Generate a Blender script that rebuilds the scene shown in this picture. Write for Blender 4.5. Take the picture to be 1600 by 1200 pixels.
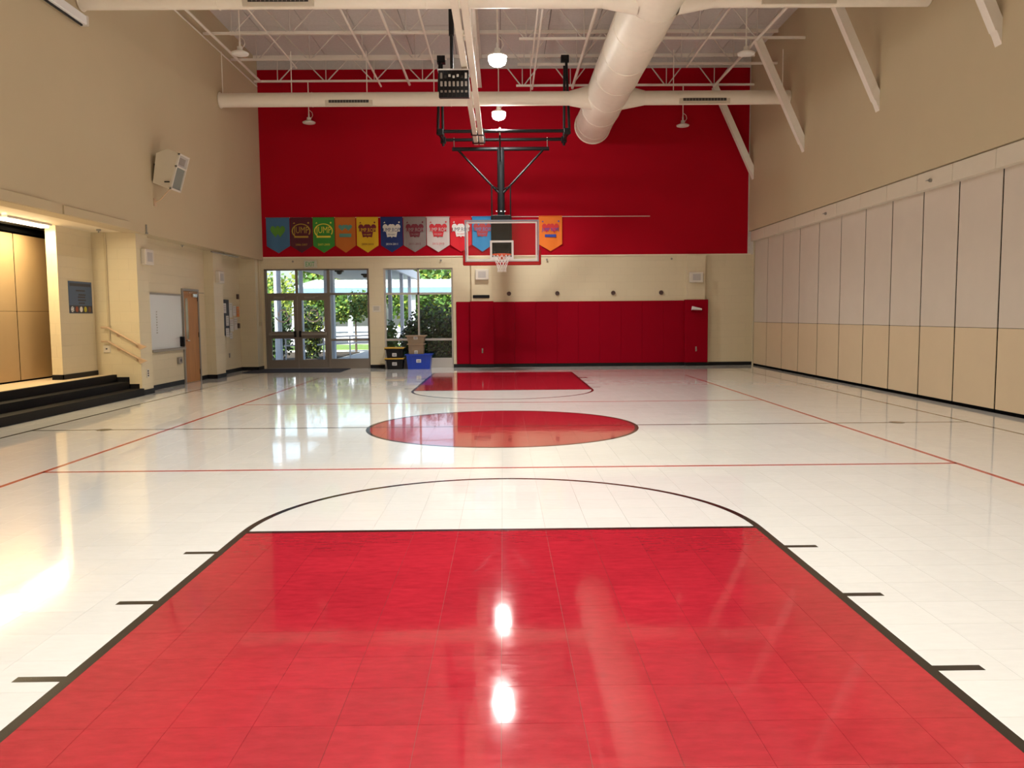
import bpy, math, random
from mathutils import Vector, Matrix
random.seed(7)
PI = math.pi
scene = bpy.context.scene
for o in list(bpy.data.objects):
    bpy.data.objects.remove(o)
C = scene.collection

# ------------------------------------------------------------------ camera
FPX, PITCH, YAW, ROLL = 1281.3, 0.08342, 0.01038, -0.00807
cam_d = bpy.data.cameras.new('camera')
cam_d.sensor_fit = 'HORIZONTAL'; cam_d.sensor_width = 36.0
cam_d.lens = FPX / 1600 * 36.0
cam_d.clip_start = 0.05; cam_d.clip_end = 400
cam = bpy.data.objects.new('camera', cam_d); C.objects.link(cam)
fwd = Vector((math.sin(YAW), math.cos(YAW), 0)); rgt = Vector((math.cos(YAW), -math.sin(YAW), 0)); upv = Vector((0, 0, 1))
f2 = fwd * math.cos(PITCH) - upv * math.sin(PITCH); u2 = upv * math.cos(PITCH) + fwd * math.sin(PITCH)
r3 = rgt * math.cos(ROLL) + u2 * math.sin(ROLL); u3 = u2 * math.cos(ROLL) - rgt * math.sin(ROLL)
m = Matrix.Identity(4)
for i in range(3):
    m[i][0] = r3[i]; m[i][1] = u3[i]; m[i][2] = -f2[i]
m[0][3], m[1][3], m[2][3] = 0.0194, -11.048, 1.4975
cam.matrix_world = m
scene.camera = cam

# ------------------------------------------------------------------ world, sun, exposure
w = bpy.data.worlds.new('world'); scene.world = w; w.use_nodes = True
nt = w.node_tree; bg = nt.nodes['Background']
sky = nt.nodes.new('ShaderNodeTexSky'); sky.sky_type = 'NISHITA'
sky.sun_disc = False; sky.sun_elevation = math.radians(48); sky.sun_rotation = math.radians(150)
sky.air_density = 1.0; sky.dust_density = 2.5; sky.ozone_density = 1.0
nt.links.new(sky.outputs[0], bg.inputs[0]); bg.inputs[1].default_value = 0.32
sun_d = bpy.data.lights.new('sun', 'SUN'); sun_d.energy = 10.0; sun_d.angle = 0.01; sun_d.color = (1, .95, .86)
sun = bpy.data.objects.new('sun', sun_d); C.objects.link(sun)
sun.rotation_euler = (math.radians(40), math.radians(-22), math.radians(12))
vs = scene.view_settings
vs.view_transform = 'Standard'; vs.look = 'None'; vs.gamma = 1.0; vs.use_curve_mapping = False
vs.exposure = 0.0
LAMP_W = 164.0       # downward light of each lit pendant lamp
LAMP_L = 112.0       # radiance of the refractor of each lit pendant lamp
ALCOVE_W = 26.0      # each lit fluorescent strip of the alcove

# ------------------------------------------------------------------ materials
MATS = {}
def nodes_of(name):
    mt = bpy.data.materials.new(name); mt.use_nodes = True
    n = mt.node_tree; return mt, n, n.nodes['Principled BSDF']
def mk(name, col, rough=.6, metal=0., var=0., vscale=6., bump=0., bscale=40., spec=.5, emit=None, estr=0., coat=0.):
    mt, n, b = nodes_of(name)
    b.inputs['Base Color'].default_value = (*col, 1); b.inputs['Roughness'].default_value = rough
    b.inputs['Metallic'].default_value = metal; b.inputs['Specular IOR Level'].default_value = spec
    b.inputs['Coat Weight'].default_value = coat
    if emit: b.inputs['Emission Color'].default_value = (*emit, 1); b.inputs['Emission Strength'].default_value = estr
    tc = n.nodes.new('ShaderNodeTexCoord')
    if var:
        no = n.nodes.new('ShaderNodeTexNoise'); no.inputs['Scale'].default_value = vscale; no.inputs['Detail'].default_value = 5
        n.links.new(tc.outputs['Object'], no.inputs['Vector'])
        mr = n.nodes.new('ShaderNodeMapRange'); mr.inputs['To Min'].default_value = 1 - var; mr.inputs['To Max'].default_value = 1 + var
        n.links.new(no.outputs['Fac'], mr.inputs['Value'])
        mx = n.nodes.new('ShaderNodeVectorMath'); mx.operation = 'SCALE'; mx.inputs[0].default_value = col
        n.links.new(mr.outputs[0], mx.inputs['Scale']); n.links.new(mx.outputs[0], b.inputs['Base Color'])
    if bump:
        no = n.nodes.new('ShaderNodeTexNoise'); no.inputs['Scale'].default_value = bscale; no.inputs['Detail'].default_value = 4
        n.links.new(tc.outputs['Object'], no.inputs['Vector'])
        bp = n.nodes.new('ShaderNodeBump'); bp.inputs['Strength'].default_value = bump; bp.inputs['Distance'].default_value = .01
        n.links.new(no.outputs['Fac'], bp.inputs['Height']); n.links.new(bp.outputs[0], b.inputs['Normal'])
    MATS[name] = mt; return mt

def mk_block(name, col):
    """painted concrete block: faint joints as relief, running along whichever way the face looks"""
    mt, n, b = nodes_of(name)
    b.inputs['Roughness'].default_value = .45
    g = n.nodes.new('ShaderNodeNewGeometry'); sp = n.nodes.new('ShaderNodeSeparateXYZ'); n.links.new(g.outputs['Position'], sp.inputs[0])
    ad = n.nodes.new('ShaderNodeMath'); ad.operation = 'ADD'; n.links.new(sp.outputs[0], ad.inputs[0]); n.links.new(sp.outputs[1], ad.inputs[1])
    cb = n.nodes.new('ShaderNodeCombineXYZ'); n.links.new(ad.outputs[0], cb.inputs[0]); n.links.new(sp.outputs[2], cb.inputs[1])
    br = n.nodes.new('ShaderNodeTexBrick'); n.links.new(cb.outputs[0], br.inputs['Vector'])
    br.inputs['Scale'].default_value = 1; br.inputs['Brick Width'].default_value = .406; br.inputs['Row Height'].default_value = .203
    br.inputs['Mortar Size'].default_value = .006; br.inputs['Mortar Smooth'].default_value = .4
    br.inputs['Color1'].default_value = (*col, 1); br.inputs['Color2'].default_value = (*[c * .98 for c in col], 1)
    br.inputs['Mortar'].default_value = (*[c * .94 for c in col], 1)
    n.links.new(br.outputs['Color'], b.inputs['Base Color'])
    bp = n.nodes.new('ShaderNodeBump'); bp.invert = True; bp.inputs['Strength'].default_value = .35; bp.inputs['Distance'].default_value = .005
    n.links.new(br.outputs['Fac'], bp.inputs['Height']); n.links.new(bp.outputs[0], b.inputs['Normal'])
    MATS[name] = mt

def mk_floor():
    mt, n, b = nodes_of('floor_tile'); L = n.links
    def node(t): return n.nodes.new(t)
    def math_(op, a, bb=None):
        q = node('ShaderNodeMath'); q.operation = op
        for k, v in ((0, a), (1, bb)):
            if v is None: continue
            if isinstance(v, (int, float)): q.inputs[k].default_value = v
            else: L.new(v, q.inputs[k])
        return q.outputs[0]
    g = node('ShaderNodeNewGeometry'); sp = node('ShaderNodeSeparateXYZ'); L.new(g.outputs['Position'], sp.inputs[0])
    X, Y = sp.outputs[0], sp.outputs[1]
    ax = math_('ABSOLUTE', X); ay = math_('ABSOLUTE', Y)
    lane = math_('MULTIPLY', math_('LESS_THAN', ax, 1.80), math_('MULTIPLY', math_('GREATER_THAN', ay, 5.40), math_('LESS_THAN', ay, 10.58)))
    rr = math_('SQRT', math_('ADD', math_('MULTIPLY', X, X), math_('MULTIPLY', Y, Y)))
    red = math_('MAXIMUM', lane, math_('LESS_THAN', rr, 1.80))
    # one tone per tile
    T = .3048
    cx = math_('FLOOR', math_('DIVIDE', X, T)); cy = math_('FLOOR', math_('DIVIDE', math_('ADD', Y, 5.40), T))
    cb = node('ShaderNodeCombineXYZ'); L.new(cx, cb.inputs[0]); L.new(cy, cb.inputs[1])
    wn = node('ShaderNodeTexWhiteNoise'); L.new(cb.outputs[0], wn.inputs['Vector'])
    no = node('ShaderNodeTexNoise'); no.inputs['Scale'].default_value = 26; no.inputs['Detail'].default_value = 8; no.inputs['Roughness'].default_value = .65
    mp = node('ShaderNodeMapping'); mp.inputs['Scale'].default_value = (.35, 1, 1); L.new(g.outputs['Position'], mp.inputs[0]); L.new(mp.outputs[0], no.inputs['Vector'])
    lo = node('ShaderNodeTexNoise'); lo.inputs['Scale'].default_value = 1.1; lo.inputs['Detail'].default_value = 4; L.new(g.outputs['Position'], lo.inputs['Vector'])
    def rng(v, a, c, f0=0., f1=1.):
        q = node('ShaderNodeMapRange'); q.inputs['From Min'].default_value = f0; q.inputs['From Max'].default_value = f1
        q.inputs['To Min'].default_value = a; q.inputs['To Max'].default_value = c; L.new(v, q.inputs['Value']); return q.outputs[0]
    white_k = math_('MULTIPLY', rng(wn.outputs['Value'], .975, 1.015), rng(no.outputs['Fac'], .97, 1.03, .3, .7))
    red_k = math_('MULTIPLY', rng(wn.outputs['Value'], .95, 1.05), math_('MULTIPLY', rng(no.outputs['Fac'], .84, 1.16, .3, .7), rng(lo.outputs['Fac'], .92, 1.08, .3, .7)))
    def tone(col, k):
        q = node('ShaderNodeVectorMath'); q.operation = 'SCALE'; q.inputs[0].default_value = col; L.new(k, q.inputs['Scale']); return q.outputs[0]
    mx = node('ShaderNodeMix'); mx.data_type = 'RGBA'; L.new(red, mx.inputs[0])
    L.new(tone((.89, .885, .845), white_k), mx.inputs[6]); L.new(tone((.46, .022, .038), red_k), mx.inputs[7])
    L.new(mx.outputs[2], b.inputs['Base Color'])
    b.inputs['Roughness'].default_value = .10; b.inputs['IOR'].default_value = 1.5
    b.inputs['Coat Weight'].default_value = .4; b.inputs['Coat IOR'].default_value = 1.55; b.inputs['Coat Roughness'].default_value = .03
    L.new(rng(no.outputs['Fac'], .05, .10, .3, .7), b.inputs['Roughness'])
    # the wax: slow waves and a slightly different lie of every tile
    wv = node('ShaderNodeTexNoise'); wv.inputs['Scale'].default_value = 2.6; wv.inputs['Detail'].default_value = 2; L.new(g.outputs['Position'], wv.inputs['Vector'])
    bp = node('ShaderNodeBump'); bp.inputs['Strength'].default_value = .25; bp.inputs['Distance'].default_value = .003
    L.new(wv.outputs['Fac'], bp.inputs['Height']); L.new(bp.outputs[0], b.inputs['Normal']); L.new(bp.outputs[0], b.inputs['Coat Normal'])
    MATS['floor_tile'] = mt

def mk_glass(name, tint=(1, 1, 1), gloss=1.):
    mt = bpy.data.materials.new(name); mt.use_nodes = True; n = mt.node_tree; n.nodes.clear()
    out = n.nodes.new('ShaderNodeOutputMaterial'); mx = n.nodes.new('ShaderNodeMixShader'); tr = n.nodes.new('ShaderNodeBsdfTransparent')
    gl = n.nodes.new('ShaderNodeBsdfGlossy'); gl.inputs['Roughness'].default_value = .02; tr.inputs[0].default_value = (*tint, 1)
    fr = n.nodes.new('ShaderNodeFresnel'); fr.inputs[0].default_value = 1.45
    n.links.new(fr.outputs[0], mx.inputs[0]); n.links.new(tr.outputs[0], mx.inputs[1]); n.links.new(gl.outputs[0], mx.inputs[2]); n.links.new(mx.outputs[0], out.inputs[0])
    MATS[name] = mt

def mk_wood(name, c1, c2):
    mt, n, b = nodes_of(name); b.inputs['Roughness'].default_value = .5
    tc = n.nodes.new('ShaderNodeTexCoord'); mp = n.nodes.new('ShaderNodeMapping'); mp.inputs['Scale'].default_value = (9, 9, .7)
    no = n.nodes.new('ShaderNodeTexNoise'); no.inputs['Scale'].default_value = 2.5; no.inputs['Detail'].default_value = 6; no.inputs['Distortion'].default_value = .8
    rp = n.nodes.new('ShaderNodeValToRGB'); rp.color_ramp.elements[0].position = .3; rp.color_ramp.elements[1].position = .7
    rp.color_ramp.elements[0].color = (*c1, 1); rp.color_ramp.elements[1].color = (*c2, 1)
    n.links.new(tc.outputs['Object'], mp.inputs[0]); n.links.new(mp.outputs[0], no.inputs['Vector']); n.links.new(no.outputs['Fac'], rp.inputs[0]); n.links.new(rp.outputs[0], b.inputs['Base Color'])
    MATS[name] = mt

mk_floor()
mk('subfloor', (.16, .14, .11), .8, var=.1)
mk('upper_wall_paint', (.57, .465, .295), .7, var=.03, vscale=1.5, bump=.08, bscale=70)
mk_block('block_paint', (.72, .62, .425))
mk('soffit_paint', (.84, .74, .56), .55, var=.03)
mk('red_wall_paint', (.40, .0005, .011), .75, spec=.12, var=.05, vscale=1.2, bump=.05, bscale=60)
mk('deck', (.66, .62, .58), .85, var=.12, vscale=14, bump=.4, bscale=55)
mk('deck_dark', (.18, .15, .13), .9)
mk('steel_paint', (.86, .79, .69), .5, var=.05, vscale=8)
mk('web_paint', (.68, .62, .56), .55)
mk('duct_paint', (.87, .79, .66), .45, var=.05, vscale=5, bump=.12, bscale=9)
mk('vent_dark', (.05, .045, .04), .6)
mk('black_steel', (.006, .006, .007), .45, bump=.05, spec=.3)
mk('chrome', (.7, .7, .7), .2, metal=1)
mk('lamp_shell', (.78, .74, .68), .4)
mk('lens_off', (.80, .77, .72), .35)
mk('lens_lit', (.9, .9, .9), .3, emit=(1, .985, .94), estr=LAMP_L)
mk('tube_lit', (.9, .9, .9), .3, emit=(1, .83, .52), estr=42)
mk('base_black', (.007, .007, .009), .5, spec=.25)
mk('rubber_black', (.007, .0065, .007), .6, bump=.2, bscale=60, spec=.2)
mk('line_black', (.010, .009, .009), .2, spec=.4, coat=.5)
mk('line_red', (.50, .02, .022), .13)
mk('pad_red', (.29, .0003, .011), .6, spec=.06, var=.04, vscale=3, bump=.05, bscale=25)
mk('panel_fabric', (.66, .57, .475), .8, var=.04, vscale=3, bump=.15, bscale=200)
mk('panel_vinyl', (.70, .55, .36), .5, var=.03, vscale=3)
mk('stage_panel', (.44, .30, .15), .7, var=.05, vscale=3, bump=.15, bscale=200)
mk('seam_black', (.004, .004, .004), .9, spec=.0)
mk('header_paint', (.70, .62, .49), .55, var=.03)
mk('alu_bronze', (.22, .185, .155), .42, metal=.0, var=.04)
mk('alu_grey', (.46, .42, .38), .4, var=.03)
mk_glass('window_glass', (.94, .97, .96))
mk_glass('board_glass', (.97, .98, .97))
mk('white_print', (.85, .84, .82), .5)
mk('white_frame', (.34, .39, .48), .35)
mk('rim_orange', (.72, .10, .025), .4)
mk('net_white', (.85, .82, .78), .8)
mk_wood('door_wood', (.38, .155, .04), (.52, .24, .07))
mk('door_glass', (.30, .24, .16), .15)
mk('whiteboard', (.66, .65, .65), .18)
mk('tray_grey', (.30, .27, .23), .45)
mk('ink', (.07, .07, .09), .6)
mk('paper', (.76, .75, .74), .7)
mk('paper_orange', (.75, .28, .10), .7)
mk('poster_dark', (.03, .032, .05), .5, var=.6, vscale=12)
mk('poster_blue', (.05, .10, .20), .45)
mk('poster_navy', (.022, .03, .055), .45)
mk('pa_box', (.70, .64, .55), .5)
mk('pa_grille', (.50, .47, .44), .6, var=.08, vscale=60)
mk('speaker_cream', (.66, .58, .44), .5, var=.03)
mk('speaker_grille', (.22, .235, .205), .6, var=.1, vscale=80)
mk('rail_paint', (.60, .42, .27), .4)
mk('plug_white', (.72, .66, .56), .5)
mk('disc_dark', (.09, .05, .04), .5)
mk('tote_black', (.008, .007, .009), .5, spec=.25)
mk('tote_lid', (.58, .34, .035), .4)
mk('tote_blue', (.008, .045, .42), .35)
mk('tote_tan', (.30, .21, .135), .45)
mk('mat_black', (.02, .022, .035), .9, bump=.4, bscale=120)
mk('exit_case', (.62, .60, .50), .5)
mk('exit_green', (.01, .26, .06), .5, emit=(.02, .4, .1), estr=.12)
mk('grey_strut', (.5, .46, .42), .4)
# outside
mk('pavement', (.62, .60, .57), .9, var=.08, vscale=1.2)
mk('grass', (.16, .26, .06), .95, var=.3, vscale=4)
mk('mulch', (.07, .05, .035), .95, var=.4, vscale=10)
mk('leaf_dark', (.022, .050, .018), .5, var=.5, vscale=3)
mk('leaf_mid', (.07, .16, .025), .5, var=.4, vscale=3)
mk('leaf_yellow', (.28, .36, .05), .5, var=.4, vscale=3)
mk('bark', (.10, .07, .05), .9)
mk('post_white', (.66, .68, .78), .5)
mk('canopy_under', (.42, .47, .55), .6)
mk('metal_roof', (.80, .80, .80), .4, var=.03)
mk('fascia_blue', (.20, .32, .45), .5)
mk('rail_white', (.75, .70, .74), .4)

# ------------------------------------------------------------------ mesh helpers
ROOT = {}
class MB:
    def __init__(s): s.v = []; s.f = []
    def face(s, pts):
        i = len(s.v); s.v += [tuple(p) for p in pts]; s.f.append(tuple(range(i, i + len(pts)))); return s
    def box(s, x0, x1, y0, y1, z0, z1):
        x0, x1 = min(x0, x1), max(x0, x1); y0, y1 = min(y0, y1), max(y0, y1); z0, z1 = min(z0, z1), max(z0, z1)
        i = len(s.v)
        s.v += [(x0, y0, z0), (x1, y0, z0), (x1, y1, z0), (x0, y1, z0), (x0, y0, z1), (x1, y0, z1), (x1, y1, z1), (x0, y1, z1)]
        s.f += [tuple(i + k for k in q) for q in ((0, 3, 2, 1), (4, 5, 6, 7), (0, 1, 5, 4), (1, 2, 6, 5), (2, 3, 7, 6), (3, 0, 4, 7))]
        return s
    def cbox(s, x0, x1, y0, y1, z0, z1, c=.01):
        """box with chamfered edges"""
        i = len(s.v); xs, ys, zs = (x0, x1), (y0, y1), (z0, z1); idx = {}
        for a in (0, 1):
            for b in (0, 1):
                for d in (0, 1):
                    sx, sy, sz = (c if a == 0 else -c), (c if b == 0 else -c), (c if d == 0 else -c)
                    idx[a, b, d, 0] = len(s.v); s.v.append((xs[a], ys[b] + sy, zs[d] + sz))
                    idx[a, b, d, 1] = len(s.v); s.v.append((xs[a] + sx, ys[b], zs[d] + sz))
                    idx[a, b, d, 2] = len(s.v); s.v.append((xs[a] + sx, ys[b] + sy, zs[d]))
        for a in (0, 1): s.f.append(tuple(idx[q] for q in ((a, 0, 0, 0), (a, 1, 0, 0), (a, 1, 1, 0), (a, 0, 1, 0))))
        for b in (0, 1): s.f.append(tuple(idx[q] for q in ((0, b, 0, 1), (1, b, 0, 1), (1, b, 1, 1), (0, b, 1, 1))))
        for d in (0, 1): s.f.append(tuple(idx[q] for q in ((0, 0, d, 2), (1, 0, d, 2), (1, 1, d, 2), (0, 1, d, 2))))
        for a in (0, 1):
            for b in (0, 1): s.f.append((idx[a, b, 0, 0], idx[a, b, 0, 1], idx[a, b, 1, 1], idx[a, b, 1, 0]))
            for d in (0, 1): s.f.append((idx[a, 0, d, 0], idx[a, 0, d, 2], idx[a, 1, d, 2], idx[a, 1, d, 0]))
        for b in (0, 1):
            for d in (0, 1): s.f.append((idx[0, b, d, 1], idx[0, b, d, 2], idx[1, b, d, 2], idx[1, b, d, 1]))
        for a in (0, 1):
            for b in (0, 1):
                for d in (0, 1): s.f.append((idx[a, b, d, 0], idx[a, b, d, 1], idx[a, b, d, 2]))
        s.fix = True; return s
    def tube(s, p0, p1, r0, r1=None, n=10, caps=True):
        p0, p1 = Vector(p0), Vector(p1); r1 = r0 if r1 is None else r1
        d = (p1 - p0).normalized(); a = d.orthogonal().normalized(); b = d.cross(a); i = len(s.v)
        for k in range(n):
            t = 2 * PI * k / n; q = a * math.cos(t) + b * math.sin(t); s.v.append(tuple(p0 + q * r0)); s.v.append(tuple(p1 + q * r1))
        for k in range(n):
            j = (k + 1) % n; s.f.append((i + 2 * k, i + 2 * j, i + 2 * j + 1, i + 2 * k + 1))
        if caps:
            s.f.append(tuple(i + 2 * k for k in reversed(range(n)))); s.f.append(tuple(i + 2 * k + 1 for k in range(n)))
        return s
    def path(s, pts, r, n=8):
        for a, b in zip(pts[:-1], pts[1:]): s.tube(a, b, r, n=n)
        return s
    def bar(s, p0, p1, wx, wy):
        """square bar between two points"""
        p0, p1 = Vector(p0), Vector(p1); d = (p1 - p0).normalized()
        ref = Vector((0, 1, 0)) if abs(d.y) < .9 else Vector((0, 0, 1))
        a = d.cross(ref).normalized() * wx / 2; b = d.cross(a).normalized() * wy / 2; i = len(s.v)
        for p in (p0, p1): s.v += [tuple(p + a + b), tuple(p - a + b), tuple(p - a - b), tuple(p + a - b)]
        s.f += [tuple(i + k for k in q) for q in ((0, 1, 2, 3), (7, 6, 5, 4), (0, 4, 5, 1), (1, 5, 6, 2), (2, 6, 7, 3), (3, 7, 4, 0))]
        return s
    def prism(s, poly, ax, a0, a1):
        """poly: 2D outline, extruded along axis ax from a0 to a1 (x: (y,z), y: (x,z), z: (x,y))"""
        def P(q, a): return {'x': (a, q[0], q[1]), 'y': (q[0], a, q[1]), 'z': (q[0], q[1], a)}[ax]
        i = len(s.v); n = len(poly)
        s.v += [P(q, a0) for q in poly] + [P(q, a1) for q in poly]
        s.f.append(tuple(i + k for k in range(n))); s.f.append(tuple(i + n + k for k in reversed(range(n))))
        for k in range(n):
            j = (k + 1) % n; s.f.append((i + j, i + k, i + n + k, i + n + j))
        s.fix = True; return s
    def lathe(s, c, prof, n=20):
        """profile of (radius, z) turned about the vertical through c"""
        i = len(s.v)
        for r, z in prof:
            for k in range(n):
                t = 2 * PI * k / n; s.v.append((c[0] + r * math.cos(t), c[1] + r * math.sin(t), c[2] + z))
        for a in range(len(prof) - 1):
            for k in range(n):
                j = (k + 1) % n; s.f.append((i + a * n + k, i + a * n + j, i + (a + 1) * n + j, i + (a + 1) * n + k))
        return s
    def torus(s, c, R, r, n=28, k=8, axis='z'):
        i = len(s.v)
        for a in range(n):
            t = 2 * PI * a / n
            for b in range(k):
                u = 2 * PI * b / k; q = (R + r * math.cos(u)); x, y, z = q * math.cos(t), q * math.sin(t), r * math.sin(u)
                s.v.append({'z': (c[0] + x, c[1] + y, c[2] + z), 'y': (c[0] + x, c[1] + z, c[2] + y), 'x': (c[0] + z, c[1] + x, c[2] + y)}[axis])
        for a in range(n):
            for b in range(k):
                a2, b2 = (a + 1) % n, (b + 1) % k; s.f.append((i + a * k + b, i + a2 * k + b, i + a2 * k + b2, i + a * k + b2))
        return s
    def build(s, name, mat, parent=None, smooth=False, **kw):
        off = Vector((0, 0, 0))
        if parent is not None: off = ROOT[parent.name]
        else:
            xs = [v[0] for v in s.v]; ys = [v[1] for v in s.v]; zs = [v[2] for v in s.v]
            off = Vector(((min(xs) + max(xs)) / 2, (min(ys) + max(ys)) / 2, min(zs)))
        me = bpy.data.meshes.new(name); me.from_pydata([(v[0] - off.x, v[1] - off.y, v[2] - off.z) for v in s.v], [], s.f)
        if getattr(s, 'fix', False):
            import bmesh
            bm = bmesh.new(); bm.from_mesh(me); bmesh.ops.recalc_face_normals(bm, faces=bm.faces); bm.to_mesh(me); bm.free()
        me.materials.append(MATS[mat])
        if smooth:
            me.polygons.foreach_set('use_smooth', [True] * len(me.polygons)); me.set_sharp_from_angle(angle=math.radians(38))
        o = bpy.data.objects.new(name, me); C.objects.link(o); ROOT[o.name] = off
        if parent is not None: o.parent = parent
        else: o.location = off
        for k, v in kw.items(): o[k] = v
        return o
def thing(name, label, cat, loc, group=None):
    o = bpy.data.objects.new(name, None); C.objects.link(o); o.location = loc; o.empty_display_size = .2
    ROOT[o.name] = Vector(loc); o['label'] = label; o['category'] = cat
    if group: o['group'] = group
    return o
def tag(o, label, cat, group=None):
    o['label'] = label; o['category'] = cat
    if group: o['group'] = group
    return o
def struct(o, label=None):
    o['kind'] = 'structure'
    if label: o['label'] = label
    return o
def sroot(name, label, loc):
    o = bpy.data.objects.new(name, None); C.objects.link(o); o.location = loc; ROOT[o.name] = Vector(loc); o['kind'] = 'structure'; o['label'] = label
    return o
def copy_tree(o, loc, label, parent=None):
    c = o.copy(); C.objects.link(c); c.parent = parent
    if parent is None: c.location = loc; c['label'] = label; ROOT[c.name] = Vector(loc)
    for ch in list(o.children): copy_tree(ch, None, None, c)
    return c
_txt = {}
def text_polys(t):
    """flat outline mesh of a line of lettering, normalised: width w at height 1"""
    if t in _txt: return _txt[t]
    cu = bpy.data.curves.new('lettering', 'FONT'); cu.body = t; cu.align_x = 'CENTER'; cu.align_y = 'CENTER'; cu.resolution_u = 2
    ob = bpy.data.objects.new('lettering', cu); C.objects.link(ob)
    dg = bpy.context.evaluated_depsgraph_get(); dg.update()
    me = bpy.data.meshes.new_from_object(ob.evaluated_get(dg))
    vs_ = [tuple(v.co) for v in me.vertices]; fs = [tuple(p.vertices) for p in me.polygons]
    bpy.data.objects.remove(ob); bpy.data.meshes.remove(me)
    xs = [v[0] for v in vs_]; ys = [v[1] for v in vs_]; W, H = max(xs) - min(xs), max(ys) - min(ys)
    cx, cy = (max(xs) + min(xs)) / 2, (max(ys) + min(ys)) / 2
    _txt[t] = ([((v[0] - cx) / W, (v[1] - cy) / H) for v in vs_], fs); return _txt[t]
def put_text(mb, t, fn, cx, cz, w_, h_):
    """fn maps (u, v) to 3D"""
    vs_, fs = text_polys(t); i = len(mb.v)
    mb.v += [fn(cx + a * w_, cz + b * h_) for a, b in vs_]; mb.f += [tuple(i + k for k in f) for f in fs]
    return mb

# ================================================================== THE SETTING
FY = 12.82            # far wall
RX = 7.29             # face of the folding partition
LX = -6.86            # upper left wall
DECK = 8.75
NEAR = -13.2
# ---------------------------------------------------------------- floor
floor = struct(MB().box(-7.6, 7.6, NEAR, 13.2, -.25, -.004).build('floor', 'subfloor'), 'glossy white tile gym floor with red court areas and painted lines')
T = .3048; G = .0006
tm = MB().box(-T / 2 + G, T / 2 - G, -T / 2 + G, T / 2 - G, -.004, 0)
tile_mesh = None; field = MB(); cells = []
ix0, ix1 = math.floor(-7.5 / T), math.ceil(7.4 / T); iy0, iy1 = math.floor((NEAR + 5.4) / T), math.ceil((13.0 + 5.4) / T)
for iy in range(iy0, iy1):
    for ix in range(ix0, ix1):
        cx, cy = (ix + .5) * T, (iy + .5) * T - 5.40
        dist = cy + 11.05
        seen = dist > 2.55 and abs(cx) < .64 * dist + .1
        cells.append((0 if seen else 1, dist + .001 * abs(cx), cx, cy))
cells.sort()
fo = ROOT[floor.name]
for n_, (s_, d_, cx, cy) in enumerate(cells):
    if n_ < 300:
        if tile_mesh is None:
            t0 = tm.build('tile', 'floor_tile', floor); tile_mesh = t0.data
            for v in tile_mesh.vertices: v.co += Vector(fo)
            t0.location = (cx - fo.x, cy - fo.y, 0 - fo.z)
        else:
            t = bpy.data.objects.new('tile', tile_mesh); C.objects.link(t); t.parent = floor; t.location = (cx - fo.x, cy - fo.y, 0 - fo.z)
    else:
        i = len(field.v); a, b, c, d = cx - T / 2 + G, cx + T / 2 - G, cy - T / 2 + G, cy + T / 2 - G
        field.box(a, b, c, d, -.004, 0)
field.build('tile_field', 'floor_tile', floor, kind='stuff')
# painted lines, a hair above the tiles
LZ = .0008
def strip(name, mat, x0, x1, y0, y1): return MB().box(x0, x1, y0, y1, 0.0001, LZ).build(name, mat, floor)
def arc(name, mat, cx, cy, r, w_, a0, a1, n=96):
    mb = MB(); ri, ro = r - w_ / 2, r + w_ / 2
    pts = [(cx + R * math.cos(a0 + (a1 - a0) * k / n), cy + R * math.sin(a0 + (a1 - a0) * k / n)) for R in (ri, ro) for k in range(n + 1)]
    i = 0; mb.v = [(x, y, LZ + .0004) for x, y in pts]
    mb.f = [(k, n + 1 + k, n + 2 + k, k + 1) for k in range(n)]
    return mb.build(name, mat, floor)
for sgn in (-1, 1):
    for sx in (-1, 1):
        strip('lane_line', 'line_black', sx * 1.778, sx * 1.829, sgn * 5.40, sgn * 10.58)
        for d_, w_ in ((.49, .05), (1.405, .05), (2.32, .05), (3.12, .25)):
            y_ = sgn * (5.40 + d_)
            MB().box(sx * 1.829, sx * 2.03, y_ - w_ / 2, y_ + w_ / 2, .0001, LZ).build('lane_mark', 'line_black', floor)
    strip('free_throw_line', 'line_black', -1.778, 1.778, sgn * 5.40 - .025, sgn * 5.40 + .025)
    arc('free_throw_arc', 'line_black', 0, sgn * 5.40, 1.803, .05, 0 if sgn < 0 else PI, PI if sgn < 0 else 2 * PI)
    strip('volleyball_attack_line', 'line_red', -4.51, 4.51, sgn * 3.05 - .025, sgn * 3.05 + .025)
    strip('volleyball_end_line', 'line_red', -4.51, 4.51, sgn * 9.1 - .025, sgn * 9.1 + .025)
    strip('volleyball_sideline', 'line_red', sgn * 4.485, sgn * 4.535, -9.1, 9.1)
    strip('court_sideline', 'line_black', sgn * 6.335, sgn * 6.385, -10.6, 12.2)
    strip('court_end_line', 'line_black', -6.36, 6.36, sgn * 10.58 - .02, sgn * 10.58 + .02)
    MB().lathe((sgn * 5.38, 0, 0), [(.001, .003), (.09, .003), (.1, 0)], 20).build('sleeve_cover', 'line_black', floor)
strip('half_court_line', 'line_black', -6.36, 6.36, -.025, .025)
arc('centre_circle_line', 'line_black', 0, 0, 1.803, .05, 0, 2 * PI)
# stage floor and steps
PZ = .41
struct(MB().box(-8.7, -7.53, -4.0, 5.0, 0, PZ).build('floor_stage', 'panel_vinyl'), 'raised platform floor of the lit alcove')
st = thing('stage_steps', 'wide black rubber steps climbing to the platform in the left alcove', 'steps', (-7.25, 1.2, 0))
MB().box(-7.53, -6.98, -4.0, 4.945, 0, PZ / 3).build('step', 'rubber_black', st)
MB().box(-7.53, -7.26, -4.0, 4.945, PZ / 3, 2 * PZ / 3).build('step', 'rubber_black', st)
MB().box(-7.58, -7.50, -4.0, 4.945, 2 * PZ / 3 + .001, PZ + .004).build('nosing', 'rubber_black', st)
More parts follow.
